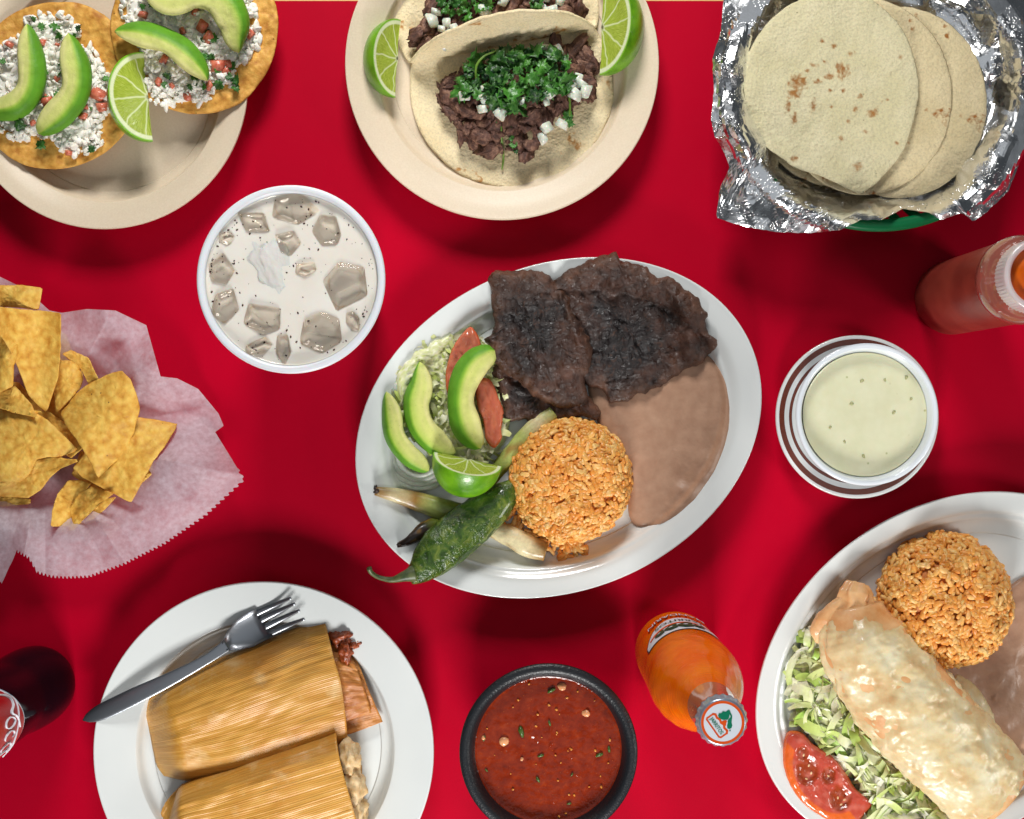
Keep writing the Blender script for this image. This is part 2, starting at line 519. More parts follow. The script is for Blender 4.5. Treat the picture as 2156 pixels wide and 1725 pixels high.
b = mk("char"); b.col(b.ramp(b.noise(300, 4), [(.3, srgb(24, 14, 12)), (.7, srgb(74, 46, 34))])).set(rough=.55); b.bump(b.noise(500, 4), .6, .001)

# foil, paper, basket
b = mk("foil"); b.set(metal=1.0); b.col(b.mix(b.noise(20, 3), (.92, .93, .95), (.97, .98, .99)))
b.rough(b.ramp(b.noise(90, 3), [(.3, .16), (.7, .28)]))
dots = b.math('MULTIPLY', b.ramp(b.voro(620, vec=b.scaled(1, 1, 0)), [(.18, 1.0), (.34, 0.0)]), b.ramp(b.noise(55, 1), [(.50, 0.0), (.53, 1.0)]))
pv = b.bump(b.noise(60, 2), .10, .0012); b.bump(dots, .5, .0006, pv)
b = mk("wax_paper")
b.base((.84, .82, .90)).set(rough=.5, spec=.3)
tr = b.node("ShaderNodeBsdfTranslucent"); tr.inputs[0].default_value = (.86, .82, .88, 1)
tp = b.node("ShaderNodeBsdfTransparent"); tp.inputs[0].default_value = (1, .97, .98, 1)
m1 = b.node("ShaderNodeMixShader"); m1.inputs[0].default_value = .30
m2 = b.node("ShaderNodeMixShader")
out = b.t.nodes["Material Output"]
b.l(b.b.outputs[0], m1.inputs[1]); b.l(tr.outputs[0], m1.inputs[2])
b.l(b.ramp(b.noise(260, 5), [(.3, .26), (.7, .50)]), m2.inputs[0])
b.l(m1.outputs[0], m2.inputs[1]); b.l(tp.outputs[0], m2.inputs[2]); b.l(m2.outputs[0], out.inputs[0])
b.bump(b.noise(300, 4), .25, .0006)
b = mk("green_plastic"); b.base(srgb(0, 104, 58)).set(rough=.3, spec=.45); b.bump(b.noise(200, 3), .1, .0004)

# husk, masa, sauces
for hname, hc in (("husk", (srgb(196, 134, 46), srgb(214, 156, 66), srgb(226, 178, 94), srgb(190, 116, 40), srgb(238, 206, 150))),
                  ("stained_husk", (srgb(168, 96, 32), srgb(202, 132, 54), srgb(224, 168, 92), srgb(170, 86, 30), srgb(232, 186, 126)))):
    b = mk(hname)
    fl = b.attr("Flat", "Vector")
    sp = b.node("ShaderNodeMapping"); sp.inputs["Scale"].default_value = (1.3, 70, 1); b.l(fl, sp.inputs["Vector"])
    st = b.noise(1.0, 5, vec=sp.outputs[0]); bl = b.noise(46, 4); bl2 = b.noise(20, 3)
    sx = b.node("ShaderNodeSeparateXYZ"); b.l(fl, sx.inputs[0])
    rib = b.math('SINE', b.math('ADD', b.math('MULTIPLY', sx.outputs[1], 430.0), b.math('MULTIPLY', st, 5.0)))
    c = b.ramp(st, [(.25, hc[0]), (.5, hc[1]), (.75, hc[2])])
    c = b.mix(b.math('MULTIPLY_ADD', rib, .05, .05), c, hc[3])
    c = b.mix(b.ramp(bl2, [(.45, 0.0), (.70, .5)]), c, hc[3])
    c = b.mix(b.ramp(bl, [(.56, 0.0), (.72, .50)]), c, hc[4])  # pale husk blotches, partly waxy highlights put into the colour
    b.col(c).set(rough=.40, spec=.45, coat=.12, coatr=.25, sss=.05, sssc=.003)
    b.bump(b.math('ADD', b.math('MULTIPLY', rib, .20), b.math('ADD', st, b.math('MULTIPLY', bl, .6))), .40, .0008)
b = mk("masa"); b.col(b.ramp(b.noise(150, 4), [(.3, srgb(206, 164, 104)), (.7, srgb(238, 214, 170))])).set(rough=.5, sss=.1, sssc=.003); b.bump(b.noise(400, 4), .5, .001)
b = mk("red_pork"); b.col(b.ramp(b.noise(200, 4), [(.3, srgb(96, 36, 16)), (.7, srgb(178, 84, 40))])).set(rough=.35, coat=.2); b.bump(b.noise(400, 5), .7, .001)
b = mk("fried_tortilla"); c = b.ramp(b.noise(60, 4), [(.3, srgb(206, 142, 84)), (.7, srgb(232, 190, 138))])
b.col(c).set(rough=.38, spec=.4, sss=.1, sssc=.004, coat=.12); b.bump(b.noise(160, 4), .4, .0012)
b = mk("white_sauce"); c = b.ramp(b.noise(42, 4), [(.3, srgb(204, 166, 116)), (.48, srgb(220, 198, 150)), (.70, srgb(232, 224, 190))])
b.col(c).set(rough=.34, spec=.4, sss=.2, sssc=.005, coat=.07, coatr=.08); b.bump(b.noise(110, 3), .35, .002)
b = mk("green_sauce"); n1 = b.noise(80, 4)
c = b.ramp(n1, [(.3, srgb(216, 215, 178)), (.7, srgb(225, 224, 191))])
dk = b.math('MULTIPLY', b.ramp(b.voro(120), [(.06, .8), (.14, 0.0)]), b.ramp(b.noise(40, 1), [(.52, 0.0), (.6, 1.0)]))
c = b.mix(dk, c, srgb(170, 170, 112))
b.col(c).set(rough=.25, spec=.4, sss=.2, sssc=.003, coat=.15, coatr=.1); b.bump(n1, .08, .001)
b = mk("salsa"); n1 = b.noise(160, 5)
c = b.ramp(n1, [(.3, srgb(112, 33, 15)), (.55, srgb(130, 42, 19)), (.75, srgb(146, 54, 25))])
dk = b.ramp(b.voro(300), [(.05, 1.0), (.10, 0.0)])
c = b.mix(b.math('MULTIPLY', dk, .7), c, srgb(186, 96, 40))
b.col(c).set(rough=.10, spec=.35, sss=.05, sssc=.003); b.bump(b.math('ADD', b.math('MULTIPLY', n1, .5), b.noise(330, 1)), .28, .0017)
b = mk("black_bowl"); b.base(srgb(20, 24, 29)).set(rough=.42, spec=.5); b.bump(b.voro(700), .35, .0005)
b = mk("salsa_bit_light"); b.base(srgb(222, 160, 112)).set(rough=.2, sss=.3, sssc=.003)
b = mk("salsa_seed"); b.base(srgb(214, 138, 52)).set(rough=.25)
b = mk("herb_fleck"); b.base(srgb(66, 92, 34)).set(rough=.35)
b = mk("pale_fleck"); b.base(srgb(172, 172, 122)).set(rough=.35)

# drink
b = mk("foam_cup"); b.base(srgb(236, 240, 245)).set(rough=.35, sss=.2, sssc=.004); b.bump(b.voro(420), .05, .0004)
b = mk("milky_drink"); c = b.ramp(b.noise(38, 4), [(.3, srgb(236, 227, 213)), (.7, srgb(244, 238, 228))])
b.col(c).set(rough=.10, spec=.5, sss=.2, sssc=.006, coat=.4, coatr=.03); b.bump(b.noise(60, 2), .12, .002)
b = mk("ice")
tp = b.node("ShaderNodeBsdfTransparent"); tp.inputs[0].default_value = (.988, .948, .900, 1)
gl = b.node("ShaderNodeBsdfGlossy"); gl.inputs["Roughness"].default_value = .06
lw = b.node("ShaderNodeLayerWeight"); lw.inputs[0].default_value = .22
mx = b.node("ShaderNodeMixShader"); b.l(b.math('MULTIPLY', lw.outputs["Fresnel"], .75), mx.inputs[0]); b.l(tp.outputs[0], mx.inputs[1]); b.l(gl.outputs[0], mx.inputs[2])
b.l(mx.outputs[0], b.t.nodes["Material Output"].inputs[0])
bm_ = b.node("ShaderNodeBump"); bm_.inputs["Strength"].default_value = .3; bm_.inputs["Distance"].default_value = .0015
b.l(b.noise(120, 3), bm_.inputs["Height"]); b.l(bm_.outputs[0], gl.inputs["Normal"])
b = mk("clear_ice"); c = b.ramp(b.noise(70, 3), [(.3, srgb(226, 220, 212)), (.7, srgb(238, 235, 230))])
b.col(c).set(rough=.08, ior=1.31, trans=.05, coat=.8, coatr=.03, spec=.5, sss=.3, sssc=.006); b.bump(b.noise(110, 4), .6, .002)
b = mk("cinnamon"); b.base(srgb(58, 28, 16)).set(rough=.6)

# bottles
b = mk("orange_soda")
rg = b.noise(1.0, 4, vec=b.scaled(60, 60, 700)); c = b.ramp(b.noise(30, 3), [(.3, srgb(240, 92, 0)), (.7, srgb(250, 126, 4))])
b.col(c).set(rough=.10, spec=.25, sss=.3, sssc=.01); b.sssr((1, .4, .05)); b.bump(rg, .5, .0016)
b = mk("neck_glass"); b.base(srgb(226, 142, 100)).set(rough=.06, trans=.3, ior=1.4, coat=.6, coatr=.02); b.bump(b.noise(120, 2), .3, .001)
b = mk("cola_glass"); b.base((.008, .003, .006)).set(rough=.10, spec=.04); b.bump(b.noise(60, 2), .05, .001)
b = mk("hot_sauce_body"); c = b.ramp(b.noise(24, 3), [(.3, srgb(116, 42, 34)), (.7, srgb(148, 62, 48))])
b.col(c).set(rough=.34, spec=.3, coat=.12, coatr=.12, sss=.2, sssc=.006); b.sssr((1, .4, .2))
b = mk("clear_plastic"); b.base(srgb(198, 112, 96)).set(rough=.08, trans=.45, ior=1.4, coat=1.0, coatr=.04)
b = mk("frost_ring"); b.base(srgb(218, 204, 204)).set(rough=.25, coat=.5, sss=.2, sssc=.003)
b = mk("orange_plug"); c = b.ramp(b.noise(60, 2), [(.3, srgb(206, 82, 8)), (.7, srgb(224, 108, 20))]); b.col(c).set(rough=.3, coat=.3)
b = mk("dark_hole"); b.base((.02, .01, .008)).set(rough=.4)
b = mk("cap_metal"); b.base(srgb(176, 190, 206)).set(rough=.25, metal=.6)
def flat_mat(n, c, r=.35):
    q = mk(n); q.col(q.mix(q.noise(200, 3), c, tuple(min(1, v * 1.06) for v in c))).set(rough=r, spec=.3)
flat_mat("print_white", srgb(222, 228, 236)); flat_mat("print_orange", srgb(226, 84, 14)); flat_mat("print_green", srgb(0, 120, 88))
flat_mat("print_dark", srgb(14, 34, 26)); flat_mat("print_red", srgb(172, 6, 16)); flat_mat("print_cyan", srgb(126, 182, 206))
flat_mat("print_darkgreen", srgb(0, 78, 52))
b = mk("steel"); b.base((.36, .38, .41)).set(metal=1.0, rough=.34); b.bump(b.noise(1.0, 4, vec=b.scaled(400, 400, 400)), .12, .0004)

# ================================================================== tabletop
def box(x0, x1, y0, y1, z0, z1):
    V = [(x0, y0, z0), (x1, y0, z0), (x1, y1, z0), (x0, y1, z0), (x0, y0, z1), (x1, y0, z1), (x1, y1, z1), (x0, y1, z1)]
    F = [(0, 3, 2, 1), (4, 5, 6, 7), (0, 1, 5, 4), (1, 2, 6, 5), (2, 3, 7, 6), (3, 0, 4, 7)]
    return V, F

edge_y = P(600, 2.5)[1]
def platter_floor(cx, cy, a, b_, rot, rim, h):
    """surface height of an oval platter under a layout point"""
    cr, sr = math.cos(rot), math.sin(rot)
    def f(px, py):
        dx, dy = px - cx, -(py - cy)
        q = math.hypot((dx * cr + dy * sr) / a, (-dx * sr + dy * cr) / b_)
        w = 1 - rim
        return float(np.interp(q, [0, w * .88, w * .965, w, w * 1.03, .90, 1.0], [.0061, .0063, .0097, h * .66, h * .75, h * .91, h + .001]))
    return f
FLOOR1 = platter_floor(1176, 901, 441, 342, math.radians(23), .17, .024)
FLOOR2 = platter_floor(2003, 1413, 441, 342, math.radians(35), .15, .024)
tt = link("tabletop", mesh_data("tabletop", *box(-0.75, 0.75, -0.62, edge_y, -0.03, 0.0), M["table_red"], smooth=False))
tt["kind"] = "structure"; tt["label"] = "smooth red tabletop under all the dishes"
link("edge_trim", mesh_data("edge_trim", *box(-0.75, 0.75, edge_y + 0.0004, edge_y + 0.02, -0.034, -0.001), M["table_trim"], smooth=False), tt)

# ================================================================== plates
def plate_prof(R, rim=.24, h=.025, foot=.003, edge=.0022):
    w = R * (1 - rim)
    return smooth_prof([(0, foot + .003), (w * .80, foot + .003), (w * .90, foot + .0035), (w * .965, foot + .0065), (w * 1.0, h * .66), (w * 1.03, h * .74),
                        (R * .90, h * .90), (R * .975, h), (R * .995, h + .0006), (R, h - .0002), (R * .992, h - edge), (R * .90, h * .90 - edge * 1.3),
                        (w * 1.0, h * .55 - edge), (w * .93, .0012), (w * .86, 0.0), (w * .80, .0012), (0, .0012)], 6)

def plate(name, cx, cy, R_px, mat_, label, rim=.24, h=.025, sx=1.0, sy=1.0, rot=0.0):
    c = P(cx, cy, h); s = (H - h) / H / S
    V, F = lathe(plate_prof(R_px * s, rim, h), 160, (c[0], c[1], 0.0002), sx, sy, rot)
    return solo(name, V, F, M[mat_], label, "plate")

plate("round_plate", 219, 180, 302, "cream_melamine", "round cream plate holding two loaded tostadas, cut by the photo's edge", .20)
plate("round_plate", 1057, 133, 330, "cream_melamine", "round cream plate holding two folded meat tacos and lime wedges", .20)
plate("round_plate", 555, 1583, 358, "white_china", "round white plate holding two corn husk tamales and a fork", .24)
plate("oval_platter", 1176, 901, 441, "white_china", "oval white platter with grilled steak, rice, beans and avocado", .17, .024, 1.0, 342 / 441, math.radians(23))
plate("oval_platter", 2003, 1413, 441, "white_china", "oval white platter with the sauced burrito, rice and tomato, cut by the edge", .15, .024, 1.0, 342 / 441, math.radians(35))
WELL = .0066

# ================================================================== avocado slices
AV = dict(P=(.72, .69, .27), Q=(.64, .66, .20), G=(.44, .58, .095), E=(.25, .46, .04), K=(.115, .32, .018))
def avocado(label, path, w, skin, z0, h, sk=.34, ends=(.7, .7), tilt=0.0, zs=None):
    """path: centre line in layout units; skin +1 = outer side is to the left of travel seen in the picture, -1 = right"""
    n = 48
    pts = resample(catmull(path, 10), n)
    e0 = 1 - 2 * sk
    sec = [(-.86, 0, 'Q'), (-.97, .25, 'P'), (-1.0, .6, 'P'), (-.97, .86, 'P'), (-.88, .97, 'P'), (-.65, 1.0, 'P'), (-.35, 1.0, 'Q'),
           (min(-.05, e0 - .25), 1.0, 'Q'), (e0 - .12, .985, 'G'), (e0, .96, 'E'), (e0 + (1 - e0) * .25, .90, 'K'), (e0 + (1 - e0) * .55, .74, 'K'),
           (e0 + (1 - e0) * .8, .52, 'K'), (e0 + (1 - e0) * .97, .25, 'K'), (1.0, .05, 'K'), (.9, -.08, 'K'), (.3, -.12, 'K'), (-.4, -.10, 'Q')]
    V, C, F = [], [], []
    ns = len(sec)
    sd = path[0][0] * .01
    for i in range(n):
        s = i / (n - 1)
        t = pts[min(i + 1, n - 1)] - pts[max(i - 1, 0)]
        t = t / (np.linalg.norm(t) + 1e-9)
        nrm = np.array((t[1], -t[0])) * skin
        prof = (1 - abs(2 * s - 1) ** 2.6) ** (ends[0] if s < .5 else ends[1])
        ww = max(w * prof, .4) * (1 + .05 * nz(s * 5, sd))
        hh = h * (.35 + .65 * prof)
        zz = z0 + (np.interp(s, np.linspace(0, 1, len(zs)), zs) if zs else 0.0)
        for (l, q, k) in sec:
            jx = .02 * nz(s * 9 + l * 3, q * 4, sd) + .06 * nz(s * 3.5, sd, l)
            if l < -.3: jx += (.34 * math.exp(-((s - .5) / .20) ** 2) - .06) * min(1, (-l - .3) / .5)
            p = pts[i] + nrm * ww * (l + jx)
            z = zz + hh * q + .0005 * nz(s * 14, l * 5, sd) + tilt * l * m(ww)
            V.append(P(p[0], p[1], z))
            cc = AV[k]
            if k in 'PQ': cc = lerp(cc, AV['G'], max(0, .55 * nz(s * 5, l * 2.5, sd + 3)) + (0.35 if (s < .06 or s > .94) else 0))
            C.append(cc)
    for i in range(n - 1):
        for j in range(ns):
            k = (j + 1) % ns
            f = (i * ns + j, i * ns + k, (i + 1) * ns + k, (i + 1) * ns + j)
            F.append(f if skin > 0 else tuple(reversed(f)))
    for i in (0, n - 1):
        f = tuple(i * ns + j for j in range(ns))
        F.append(f if (i == 0) != (skin > 0) else tuple(reversed(f)))
    o = solo("avocado_slice", V, F, M["avocado"], label, "avocado", "avocado slices", col=C)
    return o

# ================================================================== lime wedges
def lime(label, cx, cy, ang, R, a0, a1, z, name="lime_wedge", elong=1.12):
    """edge midpoint at cx,cy; ang = direction (picture degrees, y down) from the edge towards the skin; wedge spans elevation a0..a1"""
    O = np.array(P(cx, cy, z)); a = math.radians(ang)
    h = np.array((math.cos(a), -math.sin(a), 0)); d = np.array((math.sin(a), math.cos(a), 0)); u = np.array((0, 0, 1.0))
    a0, a1 = math.radians(a0), math.radians(a1)
    r = m(R)
    V, F, MI, UV = [], [], [], []
    na, nb = 20, 28
    def pt(b, al):   # b in 0..pi from tip to tip
        rad = math.sin(b) ** .92
        return O + d * (math.cos(b) * r * elong) + (h * math.cos(al) + u * math.sin(al)) * rad * r
    for i in range(na + 1):
        for j in range(nb + 1):
            V.append(pt(PI * j / nb, a0 + (a1 - a0) * i / na)); UV.append((math.cos(PI * j / nb), math.sin(PI * j / nb) ** .92))
    for i in range(na):
        for j in range(nb):
            q = i * (nb + 1) + j
            F.append((q, q + 1, q + nb + 2, q + nb + 1)); MI.append(0)
    nr = 10
    for (al, up) in ((a1, True), (a0, False)):
        base = len(V)
        nrm = (-h * math.sin(al) + u * math.cos(al)) * (1 if up else -1)
        for k in range(nr + 1):
            for j in range(nb + 1):
                b = PI * j / nb; q = k / nr
                p = O + (pt(b, al) - O) * q
                dz = -.0012 * math.sin(PI * min(1, q * 1.08)) + .0007 * nz(math.cos(b) * 6 * q + cx, q * 5) * (1 if q < .86 else 0)
                V.append(p + nrm * dz)
                UV.append((math.cos(b) * q, math.sin(b) ** .92 * q))
        for k in range(nr):
            for j in range(nb):
                q = base + k * (nb + 1) + j
                f = (q, q + 1, q + nb + 2, q + nb + 1)
                F.append(f); MI.append(1)
    me_kw = dict(midx=MI, uv=UV)
    o = solo(name, V, F, [M["lime_skin"], M["lime_face"]], label, "lime", "lime wedges", **me_kw)
    bm = bmesh.new(); bm.from_mesh(o.data)
    bmesh.ops.remove_doubles(bm, verts=bm.verts, dist=1e-7)
    bmesh.ops.recalc_face_normals(bm, faces=bm.faces)
    ed = [e for e in bm.edges if len(e.link_faces) == 2 and e.link_faces[0].material_index != e.link_faces[1].material_index]
    for e in ed: e.smooth = False
    bm.to_mesh(o.data); bm.free()
    return o

# ================================================================== shared small meshes
def dice_mesh(seed, mat_, sx=1, sy=1, sz=.8):
    bm = bmesh.new(); bmesh.ops.create_cube(bm, size=2.0)
    rr = random.Random(seed)
    for v in bm.verts:
        v.co = Vector((v.co.x * sx * rr.uniform(.55, 1.15), v.co.y * sy * rr.uniform(.5, 1.15), v.co.z * sz * rr.uniform(.5, 1.1)))
    bmesh.ops.bevel(bm, geom=bm.edges[:], offset=.11, segments=2, affect='EDGES')
    V = [v.co[:] for v in bm.verts]; F = [tuple(v.index for v in f.verts) for f in bm.faces]; bm.free()
    return mesh_data("dice", V, F, mat_)

def leaf_mesh(seed):
    rr = random.Random(seed)
    lob = [(0, -1.0, 0), (.18, -.55, 0), (.62, -.45, 0), (.5, -.2, 0), (1.0, .05, 0), (.72, .2, 0), (.8, .55, 0), (.42, .45, 0), (.3, .95, 0), (0, .75, 0),
           (-.28, 1.0, 0), (-.4, .5, 0), (-.85, .6, 0), (-.7, .22, 0), (-1.0, 0, 0), (-.5, -.2, 0), (-.6, -.5, 0), (-.16, -.55, 0)]
    lob = [(x * rr.uniform(.8, 1.15), y * rr.uniform(.85, 1.1), 0) for x, y, _ in lob]
    bx, by = rr.uniform(-.8, .8), rr.uniform(-.7, .7)
    f = lambda x, y: bx * x * x * .8 + by * y * y * .6 + .35 * nz(x * 1.7 + seed, y * 1.7)
    V = [(0, 0, f(0, 0))]; F = []
    n = len(lob)
    for q in (.5, 1.0):
        for x, y, _ in lob: V.append((x * q, y * q, f(x * q, y * q)))
    for i in range(n):
        j = (i + 1) % n
        F.append((0, 1 + i, 1 + j)); F.append((1 + i, 1 + n + i, 1 + n + j, 1 + j))
    # give it a little body
    k = len(V)
    V += [(x, y, z - .05) for x, y, z in V]
    F += [tuple(reversed([i + k for i in q])) for q in F]
    for i in range(n):
        j = (i + 1) % n
        F.append((1 + n + i, 1 + n + i + k, 1 + n + j + k, 1 + n + j))
    return mesh_data("leaf", V, F, M["cilantro"])

LEAVES = [leaf_mesh(s) for s in range(7)]
ONION = [dice_mesh(s, M["onion"], 1, .75, .45) for s in range(6)]
TOMDICE = [dice_mesh(20 + s, M["tomato_dice"], 1, .85, .6) for s in range(4)]
MEAT = []
for s in range(8):
    V, F = lump(3, s * 3.1 + 1, .85, 1.25, .22, 2.6); V = V * np.array((1.15, .62, .42)); MEAT.append(mesh_data("meat", V, F, M["taco_meat"]))
def rot3(): return (random.uniform(-.5, .5), random.uniform(-.5, .5), random.uniform(0, 2 * PI))
def rotall(): return tuple(random.uniform(0, 2 * PI) for _ in range(3))

# ================================================================== tostadas
def tostada(label, cx, cy, R, z0, slope, fill, seed, toms, leaves, nblob):
    gx, gy = slope
    pts = [(cx + R * math.cos(a) * (1 + .02 * math.sin(3 * a + seed)), cy + R * math.sin(a) * (1 + .02 * math.cos(2 * a + seed))) for a in np.linspace(0, 2 * PI, 20, endpoint=False)]
    def base(px, py):
        r = math.hypot(px - cx, py - cy) / R
        return z0 + gx * m(px - cx) + gy * m(py - cy) + .009 * max(0, r - .35) ** 1.6 + .0022 * fbm(px / 70 + seed, py / 70, seed, 3) * r
    root = thing("tostada", label, "tostada", P(cx, cy, z0), "tostadas")
    V, F, _ = patty(pts, base, .0030, (cx, cy), 130, 26, 10, 2, bump=lambda x, y, t: .0009 * fbm(x / 9, y / 9, seed, 3), jag=2.4, jagf=3, seed=seed)
    part("shell", V, F, M["tostada_gold"], root)
    # shredded white topping
    J = Join()
    bl = [lump(2, q * 2.7 + seed, .45, 1.3) for q in range(6)]
    fc = np.array(fill, float); fcx, fcy = fc[:, 0].mean(), fc[:, 1].mean()
    th, rad = star(fill, (fcx, fcy), 180)
    core = patty([(fcx + (x - fcx) * .90, fcy + (y - fcy) * .90) for x, y in fill], lambda x, y: base(x, y) + .0015, .0072, (fcx, fcy), 90, 24, 3, 2,
                 bump=lambda x, y, t: (.0026 * fbm(x / 13, y / 13, seed) + .0010 * ridged(x / 7, y / 7, seed)) * (1 - t ** 6))
    J.add(core[0], core[1])
    for k in range(nblob):
        a = random.uniform(-PI, PI); rr = np.interp(a, th, rad) * math.sqrt(random.random()) * (.99 + .07 * nz(a * 3, seed))
        x, y = fcx + math.cos(a) * rr, fcy + math.sin(a) * rr
        if nz(x / 26 + seed * 3, y / 26) < -.30: continue
        hh = .0062 * (1 - (rr / np.interp(a, th, rad)) ** 3) + .0030 * nz(x / 22, y / 22, seed)
        sc = random.choice([.0012, .0015, .0020, .0026, .0033])
        J.add(bl[k % 6][0], bl[k % 6][1], rotm(*rotall()) @ np.diag([sc * random.uniform(.9, 2.0), sc, sc * .6]), P(x, y, base(x, y) + .003 + max(0, hh)))
    V, F = J.get()
    o = part("crab_salad", V, F, M["crab_salad"], root); o["kind"] = "stuff"
    def topz(x, y):
        a = math.atan2(y - fcy, x - fcx); q = min(1, math.hypot(x - fcx, y - fcy) / np.interp(a, th, rad))
        return base(x, y) + .0078 + .0042 * (1 - q ** 3)
    toms = list(toms) + [(fcx + np.interp(a_, th, rad) * r_ * math.cos(a_), fcy + np.interp(a_, th, rad) * r_ * math.sin(a_), random.choice([5, 6, 8, 10])) for a_, r_ in [(random.uniform(-PI, PI), random.uniform(.2, .9)) for _ in range(8)]]
    leaves = list(leaves) + [(fcx + np.interp(a_, th, rad) * r_ * math.cos(a_), fcy + np.interp(a_, th, rad) * r_ * math.sin(a_), random.choice([5, 7, 9])) for a_, r_ in [(random.uniform(-PI, PI), random.uniform(.2, .95)) for _ in range(22)]]
    copies(root, "tomato_piece", TOMDICE, [(P(x, y, topz(x, y)), rot3(), m(s)) for x, y, s in toms])
    copies(root, "cilantro_leaf", LEAVES, [(P(x, y, topz(x, y) + .001), (random.uniform(-.9, .9), random.uniform(-.9, .9), random.uniform(0, 6)), m(s) * 1.15) for x, y, s in leaves])
    return topz

f1 = [(60, 25), (110, 25), (160, 45), (170, 90), (205, 110), (225, 150), (240, 190), (235, 235), (215, 275), (210, 310), (160, 328), (110, 300), (60, 300), (0, 285), (-40, 230), (-40, 150), (0, 90), (45, 70)]
tz1 = tostada("golden round tostada with white crab topping and two upright avocado slices", 118, 180, 178, .0195, (.03, -.01), f1, 1.3,
        [(132, 120, 7), (205, 200, 17), (215, 225, 11), (98, 213, 13), (175, 245, 9), (20, 95, 9), (145, 322, 7), (88, 90, 9), (20, 205, 8), (120, 165, 9)],
        [(115, 55, 12), (125, 75, 10), (165, 100, 11), (40, 262, 15), (118, 275, 9), (85, 305, 12), (125, 155, 9), (225, 165, 9), (192, 315, 10), (5, 130, 8), (70, 40, 8), (165, 60, 8), (170, 185, 7), (120, 195, 10)], 1500)
f2 = [(255, -40), (252, 10), (258, 45), (290, 85), (300, 120), (305, 165), (312, 212), (330, 222), (380, 215), (440, 212), (455, 185), (500, 180), (500, 140), (540, 110), (545, 60), (530, 0), (480, -50), (360, -60)]
tz2 = tostada("golden round tostada with white crab topping, resting partly over the other tostada", 412, 62, 177, .0225, (-.03, .0), f2, 4.1,
        [(460, 140, 15), (475, 150, 10), (395, 203, 9), (425, 55, 15), (440, 80, 13), (410, 25, 10), (345, 125, 9), (480, 135, 9), (300, 30, 9), (440, 182, 10)],
        [(350, 160, 11), (345, 178, 8), (400, 182, 10), (460, 178, 13), (498, 170, 13), (495, 185, 10), (450, 80, 11), (320, 10, 9), (410, 165, 10), (490, 140, 10), (300, 15, 7), (520, 30, 8)], 1500)

avocado("avocado slice at the photo's left edge, green skin side lumpy and bruised", [(57, 50), (62, 95), (66, 140), (60, 185), (36, 220), (0, 232), (-40, 238)], 34, 1, .0325, .014, .48, (.72, .72))
avocado("avocado slice standing beside the bruised one on the same tostada", [(144, 70), (150, 105), (158, 150), (152, 195), (128, 235), (92, 270), (80, 282)], 36, 1, .0325, .014, .36, (.72, .5))
avocado("whole avocado slice lying above the lime wedge, skin side up", [(241, 66), (290, 70), (345, 88), (390, 115), (420, 145), (438, 170)], 31, 1, .0385, .015, .42, (.72, .72))
avocado("wide curved avocado slice cut off by the photo's top edge", [(300, -40), (355, -2), (410, -12), (462, 4), (492, 45), (496, 85), (503, 112)], 40, 1, .039, .015, .30, (.6, .7))
lime("lime wedge leaning between the two tostadas, cut face up", 312, 204, 174, 82, -58, 33, .034)

# ================================================================== tacos
def bent(label, fx0, fx1, R, vc, beta, z0, flip, seed, name="taco"):
    """tortilla folded along the line fx0-fx1 (layout points); flat side is towards the viewer's bottom (flip=1) or the top (flip=-1)"""
    A, B = np.array(P(*fx0, z0)), np.array(P(*fx1, z0))
    O = (A + B) / 2; a = (B - A) / np.linalg.norm(B - A); n = np.cross((0, 0, 1.0), a) * flip     # n points away from the flat side
    rb = .011 if flip > 0 else .008
    def pos(u, v):
        rr = math.hypot(u, v + vc) / R
        w = .0014 * fbm(u * 45 + seed, v * 45, seed, 3) * rr + .0010 * max(0, rr - .8) * 4
        if v < 0:
            y, z, an = v, 0.0, 0.0
        elif v < rb * beta:
            an = v / rb; y, z = rb * math.sin(an), rb * (1 - math.cos(an))
        else:
            q = v - rb * beta; an = beta
            y, z = rb * math.sin(beta) + q * math.cos(beta), rb * (1 - math.cos(beta)) + q * math.sin(beta)
        return O + a * u + n * (y - w * math.sin(an)) + np.array((0, 0, 1.0)) * (z + w * math.cos(an))
    V, F = [pos(0, -vc)], []
    NR, NA = 36, 140
    for k in range(1, NR + 1):
        for i in range(NA):
            t = 2 * PI * i / NA; r = R * k / NR * (1 + (.012 * fbm(math.cos(t) * 4 + seed, math.sin(t) * 4) if k == NR else 0))
            V.append(pos(r * math.cos(t), -vc + r * math.sin(t)))
    for i in range(NA):
        j = (i + 1) % NA
        F.append((0, 1 + i, 1 + j))
        for k in range(NR - 1):
            p_, q_ = 1 + k * NA, 1 + (k + 1) * NA
            F.append((p_ + i, q_ + i, q_ + j, p_ + j))
    if flip < 0: F = [tuple(reversed(f)) for f in F]
    root = thing(name, label, "taco", tuple(O), "tacos")
    o = part("tortilla", V, F, M["taco_tortilla"], root)
    sm = o.modifiers.new("solid", 'SOLIDIFY'); sm.thickness = .0021; sm.offset = -1.0
    return root

t1 = bent("front taco with beef, chopped cilantro and onion, opened towards the table", (851, 166), (1282, 84), .0800, .0215, math.radians(76), .0085, 1, 2.0)
t2 = bent("rear taco with beef and onion, cut off by the photo's top edge", (838, 118), (1270, 34), .0815, .0235, math.radians(105), .0085, -1, 5.0)
